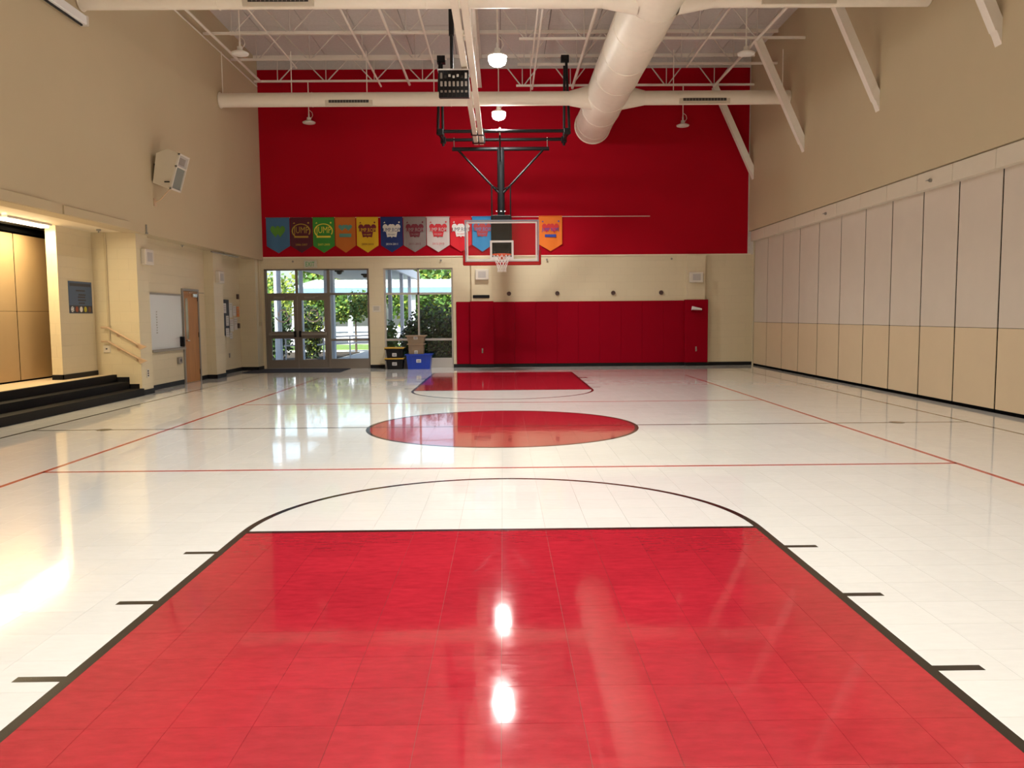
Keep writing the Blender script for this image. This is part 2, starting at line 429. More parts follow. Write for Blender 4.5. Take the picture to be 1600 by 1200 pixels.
# ---------------------------------------------------------------- far wall
wf = sroot('wall_far', 'far gym wall, red above and beige painted block below', (0, FY, 0))
BT = FY + .3
MB().box(-7.6, 7.7, FY, BT, 3.2, 9.0).build('upper_wall', 'deck', wf)
MB().box(LX, 7.10, FY - .012, FY, 3.225, 8.45).build('red_painted_wall', 'red_wall_paint', wf)
MB().box(LX, 7.2, FY - .02, FY, 3.19, 3.225).build('ledge', 'soffit_paint', wf)
for x0, x1, z0, z1 in ((-7.7, -6.86, 0, 3.2), (-3.84, -3.42, 0, 2.88), (-1.42, 7.7, 0, 3.2), (-6.86, -1.42, 2.88, 3.2)):
    MB().box(x0, x1, FY, BT, z0, z1).build('block_wall', 'block_paint', wf)
for x0, x1 in ((-.88, -.30), (5.33, 5.86)):
    MB().box(x0, x1, FY - .13, FY, 0, 3.19).build('pilaster', 'block_paint', wf)
bf = sroot('baseboard_far', 'black rubber base along the far wall', (0, FY, 0))
for x0, x1, y0 in ((-1.42, -.92, FY - .035), (-.92, -.26, FY - .165), (-.26, 5.29, FY - .035), (5.29, 5.93, FY - .165), (5.93, 7.28, FY - .012), (-3.84, -3.42, FY - .012)):
    MB().box(x0, x1, y0, FY, 0, .10).build('base_strip', 'base_black', bf)
# red wall pads
wp = thing('wall_padding', 'row of dark red vinyl wall pads under the far hoop', 'wall padding', (2.3, FY, .1))
px = [-.26 + k * (5.29 + .26) / 9 for k in range(10)]
for x0, x1 in list(zip(px[:-1], px[1:])):
    MB().cbox(x0 + .0012, x1 - .0012, FY - .055, FY - .001, .10, 1.89, .004).build('pad', 'pad_red', wp)
MB().cbox(-1.33, -.93, FY - .055, FY - .001, .10, 1.90, .012).build('pad', 'pad_red', wp)
for x0, x1 in ((-.93, -.25), (5.28, 5.94)):
    MB().cbox(x0, x1, FY - .19, FY - .131, .10, 1.91, .012).build('pilaster_pad', 'pad_red', wp)
    for a in (x0, x1 - .05): MB().box(a, a + .05, FY - .14, FY - .001, .10, 1.91).build('pad_return', 'pad_red', wp)
# ---------------------------------------------------------------- right wall
wr = sroot('wall_right', 'tan painted right wall above the folding partition', (7.13, 0, 3.85))
MB().box(7.13, 7.7, NEAR, FY, 3.86, 9.0).build('upper_wall', 'upper_wall_paint', wr)
MB().box(7.40, 7.7, NEAR, FY, 0, 3.86).build('backing_wall', 'seam_black', wr)
MB().box(7.27, 7.42, 12.74, FY, 0, 3.86).build('end_post', 'block_paint', wr)
SY = [-9.6 + .0] ; SY = [.96 - 1.16 * k for k in range(9, 0, -1)] + [.96, 2.11, 3.22, 4.35, 5.48, 6.67, 7.90, 9.12, 10.32, 11.55, 12.72]
tr = sroot('trim_1', 'pale header track over the folding partition', (7.2, 0, 3.55))
for a, b in zip(SY[:-1], SY[1:]):
    MB().cbox(7.165, 7.40, a + .006, b - .006, 3.56, 3.845, .006).build('header_board', 'header_paint', tr)
MB().box(7.20, 7.40, SY[0], SY[-1], 3.57, 3.84).build('header_core', 'tray_grey', tr)
fp = thing('folding_partition', 'tall beige folding partition of hinged panels along the right wall', 'partition', (RX, 2, 0))
for a, b in zip(SY[:-1], SY[1:]):
    p_ = MB().box(RX + .012, RX + .105, a + .017, b - .017, .04, 3.6).build('panel', 'seam_black', fp)
    MB().cbox(RX, RX + .012, a + .017, b - .017, 1.256, 3.59, .004).build('fabric_face', 'panel_fabric', p_)
    MB().cbox(RX, RX + .012, a + .017, b - .017, .055, 1.25, .004).build('vinyl_face', 'panel_vinyl', p_)
    MB().box(RX + .004, RX + .09, a + .006, b - .006, 0, .055).build('floor_seal', 'seam_black', p_)
# ---------------------------------------------------------------- near wall (behind the camera)
struct(MB().box(-9.0, 7.7, NEAR - .3, NEAR, 0, 9.0).build('wall_near', 'upper_wall_paint'), 'plain tan wall behind the viewer')
# ---------------------------------------------------------------- left wall
wl = sroot('wall_left', 'tan painted left wall over recessed block walls and columns', (-7.2, 0, 0))
MB().box(-7.2, LX, NEAR, FY, 3.13, 9.0).build('upper_wall', 'upper_wall_paint', wl)
MB().box(-8.9, LX - .002, NEAR, FY, 3.15, 3.25).build('soffit', 'soffit_paint', wl)
MB().box(-7.90, -7.28, 5.45, 9.3, 0, 3.15).build('recess_wall', 'block_paint', wl)
MB().box(-7.90, -7.40, 9.3, FY, 0, 3.15).build('recess_wall', 'block_paint', wl)
MB().box(-7.90, -7.02, 4.95, 5.47, 0, 3.15).build('column', 'block_paint', wl)
MB().box(-8.06, -7.87, 3.70, 5.2, PZ, 3.15).build('jamb_wall', 'block_paint', wl)
MB().box(-7.88, -7.56, 4.99, 5.2, PZ, 3.15).build('return_wall', 'block_paint', wl)
MB().box(-7.45, -7.05, 9.22, 9.88, 0, 3.15).build('column', 'block_paint', wl)
MB().box(-7.5, -6.94, 12.28, FY, 0, 3.15).build('column', 'block_paint', wl)
MB().box(-8.9, -8.6, NEAR, 5.2, 0, 3.15).build('stage_back_wall', 'seam_black', wl)
MB().box(-8.9, -7.05, NEAR, -4.0, 0, 3.15).build('block_wall', 'block_paint', wl)
MB().box(-8.66, -8.05, 4.6, 5.2, PZ, 3.15).build('return_wall', 'seam_black', wl)
bl = sroot('baseboard_left', 'black rubber base stepping along the left wall', (-7.2, 8, 0))
for x0, x1, y0, y1, z0, z1 in ((-8.06, -7.855, 3.685, 3.70, PZ, PZ + .09), (-7.87, -7.855, 3.685, 4.99, PZ, PZ + .09), (-7.87, -7.54, 4.975, 4.99, PZ, PZ + .09),
                               (-7.56, -7.26, 4.935, 4.95, PZ * .667, PZ * .667 + .09), (-7.27, -7.07, 4.935, 4.95, PZ / 3, PZ / 3 + .09), (-7.07, -7.005, 4.935, 4.95, 0, .11),
                               (-7.02, -7.005, 4.935, 5.485, 0, .10), (-7.28, -7.265, 5.47, 7.72, 0, .10), (-7.28, -7.265, 8.74, 9.22, 0, .10), (-7.28, -7.035, 9.205, 9.22, 0, .10), (-7.05, -7.035, 9.205, 9.895, 0, .10),
                               (-7.40, -7.385, 9.88, 12.28, 0, .10), (-7.40, -6.925, 12.265, 12.28, 0, .10), (-6.94, -6.925, 12.265, FY, 0, .10)):
    MB().box(x0, x1, y0, y1, z0, z1).build('base_strip', 'base_black', bl)
tr2 = sroot('trim_2', 'shallow painted raceways along the bottom of the upper left wall', (LX, 2, 3.15))
MB().cbox(LX - .001, LX + .03, -3.0, 1.67, 3.135, 3.285, .004).build('raceway', 'upper_wall_paint', tr2)
MB().cbox(LX - .001, LX + .03, 2.05, 4.3, 3.135, 3.275, .004).build('raceway', 'upper_wall_paint', tr2)
# folding doors at the back of the alcove
sp_ = thing('stage_partition', 'brown folding doors closing the back of the lit alcove', 'partition', (-8.45, 2, PZ))
sy = [4.40 - 1.08 * k for k in range(8)][::-1]
for a, b in zip(sy[:-1], sy[1:]):
    p_ = MB().box(-8.50, -8.412, a + .014, b - .014, PZ + .002, 3.02).build('panel', 'seam_black', sp_)
    MB().cbox(-8.412, -8.40, a + .014, b - .014, 1.64, 2.97, .004).build('upper_face', 'stage_panel', p_)
    MB().cbox(-8.412, -8.40, a + .014, b - .014, PZ + .03, 1.634, .004).build('lower_face', 'stage_panel', p_)
MB().box(-8.5, -8.36, sy[0], 4.44, 3.0, 3.06).build('track', 'seam_black', sp_)
# alcove fluorescent strips
for k, (y0, y1, lb) in enumerate(((2.25, 3.55, 'glowing warm fluorescent strip in the alcove ceiling, nearer the poster'), (.6, 2.1, 'glowing warm fluorescent strip in the alcove ceiling, cut by the frame edge'))):
    f_ = thing('fluorescent_light', lb, 'ceiling light', (-7.95, (y0 + y1) / 2, 3.10), 'alcove fluorescent strips')
    MB().cbox(-8.06, -7.84, y0, y1, 3.115, 3.149, .006).build('housing', 'lamp_shell', f_)
    MB().box(-8.01, -7.89, y0 + .03, y1 - .03, 3.085, 3.116).build('diffuser', 'tube_lit', f_)
    ld = bpy.data.lights.new('strip_light', 'AREA'); ld.shape = 'RECTANGLE'; ld.size = .11; ld.size_y = y1 - y0 - .06; ld.energy = ALCOVE_W; ld.color = (1, .80, .47)
    lo = bpy.data.objects.new('strip_light', ld); C.objects.link(lo); lo.parent = f_; lo.location = (0, 0, -.021)
# ---------------------------------------------------------------- ceiling
ce = sroot('ceiling', 'pale roof deck of wide planks on steel framing', (0, 0, DECK))
MB().box(-7.6, 7.7, NEAR, BT, DECK + .05, DECK + .25).build('roof_slab', 'deck_dark', ce)
xs = [-7.3 + 1.22 * k for k in range(13)]
for a in xs:
    yy = NEAR
    while yy < FY:
        y2 = min(yy + 3.9, FY); MB().box(a + .008, a + 1.212, yy + .008, y2 - .008, DECK, DECK + .06).build('deck_plank', 'deck', ce); yy = y2
# girder
gd = thing('roof_girder', 'long pale steel girder running down the middle of the ceiling', 'girder', (-.6, 0, 7.95))
MB().box(-.68, -.52, NEAR, FY - .02, 7.93, 7.955).build('bottom_flange', 'steel_paint', gd)
MB().box(-.61, -.59, NEAR, FY - .02, 7.955, 8.73).build('web', 'steel_paint', gd)
MB().box(-.68, -.52, NEAR, FY - .02, 8.725, 8.75).build('top_flange', 'steel_paint', gd)
# open web joists
def joist(side, y):
    left = side == 'left'
    x0, x1 = (LX + .005, -.69) if left else (-.51, 7.125)
    zb = 8.05 if left else 7.90
    zt = 8.69
    r_ = thing('roof_joist', 'x', 'joist', ((x0 + x1) / 2, y, zb), 'open web roof joists')
    b0, b1 = (x0, -1.36) if left else (.45, x1)
    MB().box(b0, b1, y - .03, y + .03, zb - .025, zb + .025).build('bottom_chord', 'steel_paint', r_)
    MB().box(x0, x1, y - .035, y + .035, zt - .03, zt + .055).build('top_chord', 'steel_paint', r_)
    nodes = [-6.20 + 1.345 * k for k in range(4)] if left else [.62 + 1.345 * k for k in range(5)]
    for nx in nodes:
        MB().tube((nx, y, zb), (nx, y, zt), .014, n=6).build('web_member', 'web_paint', r_)
        for s_ in (-1, 1):
            tx = nx + s_ * .66
            if x0 < tx < x1: MB().tube((nx + s_ * .04, y, zb), (tx, y, zt), .017, n=6).build('web_member', 'web_paint', r_)
    return r_
jl, jr = joist('left', 12.5), joist('right', 12.5)
ordn = ['nearest the red wall', 'second from the red wall', 'third from the red wall', 'fourth from the red wall', 'fifth from the red wall', 'sixth from the red wall']
for k in range(6):
    for src, nm in ((jl, 'left'), (jr, 'right')):
        lb = 'pale open web joist, %s half of the roof, %s' % (nm, ordn[k])
        if k == 0: src['label'] = lb
        else: copy_tree(src, (src.location.x, 12.5 - 1.95 * k, src.location.z), lb)
# pipes and conduits running away from the viewer under the joists
pn = 0
for x_, r_, z_, y1 in ((-6.84, .018, 7.97, 12.7), (-6.60, .032, 7.97, 12.2), (-5.30, .018, 7.97, 11.0), (-3.34, .026, 7.93, 12.6), (-2.54, .034, 7.97, 12.6), (-1.72, .024, 7.97, 10.6),
                   (.80, .020, 7.83, 10.4), (.90, .026, 7.83, 12.6), (2.02, .038, 7.83, 12.5), (2.47, .030, 7.83, 12.6), (4.80, .022, 7.83, 10.6), (5.97, .036, 7.83, 12.4)):
    mb = MB().tube((x_, -3.0, z_), (x_, y1, z_), r_, n=10)
    where = ['hugging the left wall', 'thicker one beside the left wall', 'over the left unlit lamps', 'over the yellow banner', 'over the navy banner', 'left of the hanging black box',
             'thin one just right of the lit lamps', 'thicker one just right of the lit lamps', 'left of the big round duct', 'close beside the big round duct', 'right of the big round duct', 'meeting the wall brace on the right'][pn]
    tag(mb.build('ceiling_pipe', 'steel_paint', smooth=True), 'pale pipe under the roof joists, ' + where, 'pipe', 'pipes along the ceiling'); pn += 1
# diagonal wall braces
for y_, wb in ((12.5, 'in front of the red wall'), (8.6, 'second from the red wall'), (4.74, 'third from the red wall'), (.95, 'in the top right corner')):
    mb = MB().bar((7.11, y_, 5.50), (6.02, y_, 7.84), .16, .16)
    mb2 = MB().box(7.105, 7.13, y_ - .1, y_ + .1, 5.30, 5.70)
    t_ = thing('wall_brace', 'white diagonal brace from right wall to roof, ' + wb, 'brace', (7.11, y_, 5.3), 'diagonal wall braces')
    mb.build('strut', 'steel_paint', t_); MB().prism([(7.13, 5.28), (7.13, 5.62), (6.97, 5.62), (7.075, 5.42)], 'y', y_ - .081, y_ + .081).build('foot', 'steel_paint', t_)
# ---------------------------------------------------------------- ducts
md = thing('main_duct', 'large round cream duct running toward the red wall', 'duct', (2.62, 0, 6.35))
yy = -6.0; ends = []
while yy < FY - .04:
    y2 = min(yy + 1.52, FY - .03)
    MB().tube((2.62, yy + .004, 6.86), (2.62, y2 - .004, 6.86), .495, n=36, caps=False).build('duct_section', 'duct_paint', md, smooth=True)
    if y2 < FY - .1: MB().torus((2.62, y2, 6.86), .497, .008, 36, 6, 'y').build('seam_ring', 'duct_paint', md, smooth=True)
    yy = y2
MB().torus((2.62, FY - .036, 6.86), .50, .022, 36, 8, 'y').build('end_collar', 'duct_paint', md, smooth=True)
def cross_duct(y, z, label, diffs, hang):
    d_ = thing('cross_duct', label, 'duct', (0, y, z - .17), 'round cross ducts')
    for a, b in ((LX + .004, -4.6), (-4.6, -1.2), (-1.2, 2.16), (3.08, 7.12)):
        MB().tube((a, y, z), (b, y, z), .168, n=24, caps=False).build('duct_section', 'duct_paint', d_, smooth=True)
    for x_ in (-4.6, -1.2): MB().torus((x_, y, z), .17, .008, 24, 6, 'x').build('seam_ring', 'duct_paint', d_, smooth=True)
    MB().tube((1.70, y, z), (2.27, y, z + .02), .175, .30, n=24, caps=False).build('saddle', 'duct_paint', d_, smooth=True)
    MB().tube((3.54, y, z), (2.97, y, z + .02), .175, .30, n=24, caps=False).build('saddle', 'duct_paint', d_, smooth=True)
    MB().torus((LX + .02, y, z), .18, .015, 24, 6, 'x').build('wall_collar', 'duct_paint', d_, smooth=True)
    for x0, x1 in diffs:
        yf = y - .155; c_ = (z - .10)
        g_ = MB().bar(((x0), yf + .02, c_), ((x1), yf + .02, c_), .15, .05).build('diffuser', 'header_paint', d_)
        MB().bar((x0 + .09, yf - .004, c_ + .02), (x1 - .09, yf - .004, c_ + .02), .065, .02).build('slot', 'vent_dark', g_)
        n_ = 14
        for q in range(1, n_):
            xx = x0 + .09 + (x1 - x0 - .18) * q / n_
            MB().box(xx - .006, xx + .006, yf - .018, yf - .01, c_ - .01, c_ + .05).build('fin', 'tray_grey', g_)
    for x_ in hang: MB().tube((x_, y, z + .16), (x_, y, 7.95), .012, n=6).build('hanger_rod', 'steel_paint', d_)
    return d_
cross_duct(9.6, 6.80, 'far round cream cross duct passing in front of the red wall', ((-4.26, -3.11), (4.38, 5.62)), (-6.78, -5.1, -3.26, -1.62, .75, 4.26, 6.95))
cross_duct(2.95, 6.72, 'near round cream cross duct along the top edge of the view', ((-4.17, -3.01), (4.31, 5.53)), (-5.1, -1.6, 4.3))
# ---------------------------------------------------------------- pendant lamps
def lamp(x, y, z, lit, label):
    t_ = thing('pendant_lamp', label, 'lamp', (x, y, z), 'lit pendant lamps' if lit else 'unlit pendant lamps')
    MB().tube((x, y, z + .34), (x, y, DECK + .01 if abs(x) < 1 else 8.05 if x < 0 else 7.9), .013, n=8).build('stem', 'steel_paint', t_)
    MB().torus((x, y, z + .30), .035, .008, 16, 6, 'x').build('hook', 'steel_paint', t_)
    MB().path([(x + .02, y, z + .36), (x + .09, y, z + .30), (x + .11, y, z + .22), (x + .06, y, z + .13)], .006, 6).build('cord', 'steel_paint', t_)
    MB().lathe((x, y, z), [(.001, .27), (.02, .265), (.022, .17), (.055, .16), (.06, .085), (.12, .062), (.178, .035), (.178, .012), (.165, .012)], 28).build('housing', 'lamp_shell', t_, smooth=True)
    ln = MB().lathe((x, y, z), [(.175, .03), (.168, .0), (.17, -.06), (.145, -.12), (.08, -.16), (.001, -.172)] if lit else [(.175, .03), (.168, .0), (.13, -.012), (.07, -.02), (.001, -.022)], 28).build('lens', 'lens_lit' if lit else 'lens_off', t_, smooth=True)
    if lit:
        ld = bpy.data.lights.new('lamp_light', 'AREA'); ld.shape = 'DISK'; ld.size = .26; ld.spread = math.radians(132); ld.energy = LAMP_W; ld.color = (1, .98, .925)
        lo = bpy.data.objects.new('lamp_light', ld); C.objects.link(lo); lo.parent = t_; lo.location = (0, 0, -.18)
    return t_
lamp(-.04, 9.97, 6.54, True, 'glowing white pendant lamp hanging below the far cross duct')
lamp(-.04, 4.85, 6.34, True, 'glowing white pendant lamp beside the ceiling rails, above the hoop frame')
for k, y_ in enumerate((-.1, -5.0, -9.9)):
    lamp(-.04, y_, 6.5, True, 'glowing pendant lamp above the near half of the court, ' + ['above midcourt', 'above the near free throw line', 'above the near baseline'][k])
lamp(-5.42, 6.65, 6.97, False, 'unlit disc pendant lamp near the left wall, under the second joist')
lamp(5.18, 6.65, 6.92, False, 'unlit disc pendant lamp near the right wall brace')
lamp(-5.36, 12.5, 6.90, False, 'unlit pendant lamp hanging against the red wall on the left')
lamp(5.13, 12.5, 6.76, False, 'unlit pendant lamp hanging against the red wall on the right')
# ================================================================== DOORS AND WINDOWS
def pane(parent, x0, x1, z0, z1, y): return MB().box(x0, x1, y, y + .012, z0, z1).build('pane', 'window_glass', parent)
F0, F1 = FY + .04, FY + .15
d1 = sroot('door_1', 'double glazed metal doors to the outside', (-5.93, FY, 0))
for x0, x1, hs in ((-6.80, -5.945, 1), (-5.915, -5.06, -1)):
    lf = MB().box(x0, x0 + .10, F0 + .02, F1 - .03, .02, 2.10).box(x1 - .10, x1, F0 + .02, F1 - .03, .02, 2.10).box(x0 + .10, x1 - .10, F0 + .02, F1 - .03, 1.98, 2.10) \
        .box(x0 + .10, x1 - .10, F0 + .02, F1 - .03, .88, 1.08).box(x0 + .10, x1 - .10, F0 + .02, F1 - .03, .02, .26).build('door_leaf', 'alu_bronze', d1)
    pane(lf, x0 + .10, x1 - .10, 1.08, 1.98, FY + .10); pane(lf, x0 + .10, x1 - .10, .26, .88, FY + .10)
    MB().cbox(x0 + .03, x1 - .03, F0 - .05, F0 - .01, .97, 1.03, .008).box(x0 + .04, x0 + .10, F0 - .02, F0 + .02, .95, 1.05).box(x1 - .10, x1 - .04, F0 - .02, F0 + .02, .95, 1.05).build('push_bar', 'tray_grey', lf)
    xe = x1 - .06 if hs == 1 else x0 + .06
    MB().cbox(xe - .03, xe + .03, F0 - .06, F0 + .0, .92, 1.10, .008).build('latch_case', 'base_black', lf)
    MB().cbox(x0 + .2, x0 + .5, F0 - .04, F0 + .02, 2.03, 2.09, .006).bar((x0 + .35, F0 - .03, 2.06), (x0 + .62, F0 - .12, 2.10), .02, .02).build('closer', 'tray_grey', lf)
    # white frosted crest on the glass
    cx = (x0 + x1) / 2; cz = 1.52; yd = FY + .098; mb = MB()
    for a0, a1, r0, r1, oz in ((200, 340, .20, .24, .06), (60, 120, .16, .20, 0), (150, 210, .10, .14, .06), (-30, 30, .10, .14, .06)):
        n_ = 10
        for k in range(n_):
            t0, t1 = math.radians(a0 + (a1 - a0) * k / n_), math.radians(a0 + (a1 - a0) * (k + 1) / n_)
            mb.face([(cx + r0 * math.cos(t0), yd, cz + oz + r0 * math.sin(t0)), (cx + r1 * math.cos(t0), yd, cz + oz + r1 * math.sin(t0)), (cx + r1 * math.cos(t1), yd, cz + oz + r1 * math.sin(t1)), (cx + r0 * math.cos(t1), yd, cz + oz + r0 * math.sin(t1))])
    mb.build('crest_decal', 'white_print', lf)
MB().box(-6.86, -6.80, F0, F1, 0, 2.12).box(-5.06, -4.98, F0, F1, 0, 2.12).box(-6.86, -4.98, F0, F1, 2.10, 2.19).build('door_frame', 'alu_bronze', d1)
MB().box(-5.945, -5.915, F0 + .03, F1 - .02, .02, 2.10).build('meeting_stile', 'tray_grey', d1)
MB().box(-6.86, -4.98, F0 - .05, F1 + .05, 0, .015).build('threshold', 'tray_grey', d1)
w1 = sroot('window_1', 'transom lights and sidelight around the double doors', (-5.3, FY, 0))
fr = MB()
for x_ in (-6.86, -5.97, -5.06, -3.90): fr.box(x_, x_ + (.06 if x_ != -5.06 else .08), F0, F1, 2.19, 2.88)
fr.box(-6.86, -3.84, F0, F1, 2.84, 2.88).box(-4.98, -3.84, F0, F1, 2.13, 2.19).box(-3.90, -3.84, F0, F1, 0, 2.19).box(-4.98, -3.84, F0, F1, .80, .86).box(-4.98, -3.90, F0, F1, 0, .28)
fr.build('window_frame', 'alu_bronze', w1)
for x0, x1, z0, z1 in ((-6.80, -5.97, 2.19, 2.84), (-5.91, -5.06, 2.19, 2.84), (-4.98, -3.90, 2.19, 2.84), (-4.98, -3.90, .86, 2.13), (-4.98, -3.90, .28, .80)): pane(w1, x0, x1, z0, z1, FY + .09)
w2 = sroot('window_2', 'tall divided window behind the storage totes', (-2.42, FY, 0))
fr = MB()
fr.box(-3.42, -3.37, F0, F1, 0, 2.88).box(-1.47, -1.42, F0, F1, 0, 2.88).box(-2.45, -2.40, F0, F1, .28, 2.88).box(-3.37, -1.47, F0, F1, 2.84, 2.88).box(-3.37, -1.47, F0, F1, 2.12, 2.18).box(-3.37, -1.47, F0, F1, .79, .85).box(-3.37, -1.47, F0, F1, 0, .28)
fr.build('window_frame', 'alu_grey', w2)
for x0, x1 in ((-3.37, -2.45), (-2.40, -1.47)):
    for z0, z1 in ((2.18, 2.84), (.85, 2.12), (.28, .79)): pane(w2, x0, x1, z0, z1, FY + .09)
# wooden door of the left wall
d2 = sroot('door_2', 'brown wooden door with narrow glass in the left wall', (-7.27, 8.25, 0))
XD = -7.272
MB().box(-7.30, XD + .03, 7.74, 7.80, 0, 2.17).box(-7.30, XD + .03, 8.68, 8.74, 0, 2.17).box(-7.30, XD + .03, 7.80, 8.68, 2.12, 2.17).build('door_frame', 'tray_grey', d2)
dl = MB().cbox(-7.30, XD + .012, 7.805, 8.675, .01, 2.115, .004).build('door_leaf', 'door_wood', d2)
MB().box(XD + .005, XD + .016, 7.90, 8.06, 1.02, 1.95).build('pane', 'door_glass', dl)
MB().tube((XD, 7.87, .98), (XD + .06, 7.87, .98), .012, n=8).bar((XD + .06, 7.86, .98), (XD + .06, 7.98, .98), .016, .016).build('handle', 'chrome', dl)
for z_ in (.22, 1.1, 1.95): MB().box(XD + .005, XD + .022, 8.66, 8.70, z_ - .06, z_ + .06).build('hinge', 'base_black', dl)
MB().cbox(XD + .01, XD + .06, 8.30, 8.55, 1.98, 2.06, .006).build('closer', 'chrome', dl)
MB().bar((XD + .07, 7.98, 2.08), (XD + .22, 8.52, 2.08), .025, .015).build('closer_arm', 'tray_grey', dl)

# ================================================================== BASKETBALL HOOP
bh = thing('basketball_hoop', 'ceiling hung black basketball frame with glass backboard and orange rim', 'basketball hoop', (0, 10.4, 2.6))
BK = 'black_steel'
MB().tube((-1.58, 9.95, 6.10), (1.72, 9.95, 6.10), .042, n=14).build('cross_pipe', BK, bh, smooth=True)
MB().tube((-1.54, 10.9, 6.09), (1.68, 10.9, 6.09), .042, n=14).build('cross_pipe', BK, bh, smooth=True)
for x_, xf in ((-1.57, -1.50), (1.73, 1.66)):
    MB().tube((x_, 9.95, 6.03), (x_ + (.04 if x_ < 0 else -.04), 10.48, 8.02), .036, n=10).build('hanger_post', BK, bh, smooth=True)
    MB().tube((xf, 10.9, 5.93), (xf, 10.62, 8.02), .036, n=10).build('hanger_post', BK, bh, smooth=True)
    MB().bar((x_, 9.9, 6.12), (xf, 10.95, 6.06), .05, .05).build('side_bar', BK, bh)
    MB().box(xf - .10, xf + .10, 10.44, 10.66, 7.93, 8.10).build('joist_clamp', BK, bh)
    for yy_ in (9.95, 10.9): MB().cbox(xf - .07, xf + .07, yy_ - .06, yy_ + .06, 6.0, 6.16, .01).build('pipe_clamp', BK, bh)
MB().tube((-1.27, 10.85, 5.84), (1.27, 10.85, 5.84), .05, n=14).build('mast_crossbar', BK, bh, smooth=True)
for s_ in (-1, 1):
    MB().tube((s_ * 1.22, 10.88, 6.14), (s_ * 1.22, 10.85, 5.84), .012, n=6).build('hanger_link', 'chrome', bh)
    MB().tube((s_ * 1.10, 10.84, 5.80), (s_ * .06, 10.80, 4.70), .028, n=10).build('diagonal_brace', BK, bh, smooth=True)
    MB().tube((s_ * .245, 10.70, 4.90), (s_ * .245, 10.70, 3.95), .018, n=8).build('adjuster_rod', BK, bh)
    MB().tube((s_ * .245, 10.70, 4.87), (s_ * .06, 10.80, 4.80), .014, n=8).build('rod_link', BK, bh)
    MB().box(s_ * .22 - .04, s_ * .22 + .04, 9.68, 9.78, 2.92, 3.95).build('board_channel', BK, bh)
    MB().bar((s_ * .2, 10.8, 3.95), (s_ * .2, 9.73, 3.85), .06, .06).build('board_arm', BK, bh)
    MB().bar((s_ * .2, 10.8, 3.15), (s_ * .2, 9.73, 3.05), .06, .06).build('board_arm', BK, bh)
MB().tube((0, 10.85, 5.86), (0, 10.85, 2.95), .095, n=18).build('mast', BK, bh, smooth=True)
MB().tube((-.02, 9.93, 6.16), (-.01, 10.80, 5.50), .022, n=10).build('front_brace', BK, bh, smooth=True)
MB().tube((-.02, 9.95, 6.0), (-.02, 9.95, 6.2), .02, n=8).build('brace_pin', 'chrome', bh)
MB().cbox(-.27, .25, 10.55, 10.80, 3.95, 4.10, .01).build('carriage', BK, bh)
MB().cbox(-.27, .25, 10.62, 10.80, 3.0, 3.95, .01).build('carriage', BK, bh)
for x_ in (-.12, .0, .1): MB().tube((x_, 10.80, 4.22), (x_, 10.73, 4.22), .018, n=8).build('bolt', 'chrome', bh)
bb = MB().box(-.90, .92, 9.60, 9.613, 2.83, 3.85).build('backboard', 'board_glass', bh)
def frame(x0, x1, z0, z1, t, y0, y1): return MB().box(x0, x1, y0, y1, z0, z0 + t).box(x0, x1, y0, y1, z1 - t, z1).box(x0, x0 + t, y0, y1, z0 + t, z1 - t).box(x1 - t, x1, y0, y1, z0 + t, z1 - t)
frame(-.915, .935, 2.815, 3.865, .034, 9.585, 9.635).build('board_frame', 'white_frame', bb)
frame(-.868, .888, 2.862, 3.818, .038, 9.590, 9.599).build('border_line', 'white_print', bb)
frame(-.285, .30, 2.90, 3.36, .05, 9.590, 9.599).build('target_square', 'white_print', bb)
pd = MB()
pd.cbox(-.965, .985, 9.56, 9.66, 2.745, 2.835, .022).cbox(-.965, -.905, 9.56, 9.66, 2.77, 3.13, .022).cbox(.925, .985, 9.56, 9.66, 2.77, 3.13, .022)
pd.build('edge_padding', 'line_red', bb)
rm = MB().torus((0.005, 9.225, 2.985), .225, .011, 36, 8).build('rim', 'rim_orange', bh, smooth=True)
MB().box(-.08, .09, 9.45, 9.60, 2.975, 2.995).box(-.08, .09, 9.575, 9.60, 2.88, 3.03).bar((-.06, 9.44, 2.985), (-.05, 9.58, 2.89), .02, .02).bar((.07, 9.44, 2.985), (.06, 9.58, 2.89), .02, .02).build('rim_bracket', 'rim_orange', rm)
net = MB(); NR, NC = 6, 12
def npnt(i, k):
    r_ = .22 - .118 * min(1, i / 4.5); t = 2 * PI * (k + .5 * (i % 2)) / NC
    return (.005 + r_ * math.cos(t), 9.225 + r_ * math.sin(t), 2.97 - .068 * i)
for i in range(NR):
    for k in range(NC):
        a = npnt(i, k)
        for kk in ((k, k - 1) if i % 2 == 0 else (k, k + 1)): net.tube(a, npnt(i + 1, kk), .0055, n=5, caps=False)
net.build('net', 'net_white', bh)
# twin ceiling rails crossing the frame
rl = thing('ceiling_rail', 'pair of long cream rails running from above the viewer to the hoop frame', 'rail', (-.57, 4, 6.0))
for x0 in (-.70, -.555): MB().cbox(x0, x0 + .112, -2.0, 11.15, 6.005, 6.055, .004).build('rail_tube', 'duct_paint', rl)
for y_ in (.2, 2.6, 4.9, 7.2, 9.4): MB().box(-.59, -.553, y_ - .03, y_ + .03, 6.0, 6.06).build('spacer', 'duct_paint', rl)
for y_ in (-1.0, 3.0, 6.65, 8.6): MB().tube((-.57, y_, 6.05), (-.57, y_, 7.93), .014, n=6).build('hanger_rod', 'steel_paint', rl)
for y_ in (9.95, 10.9): MB().box(-.74, -.40, y_ - .06, y_ + .06, 5.995, 6.16).build('rail_clamp', BK, rl)
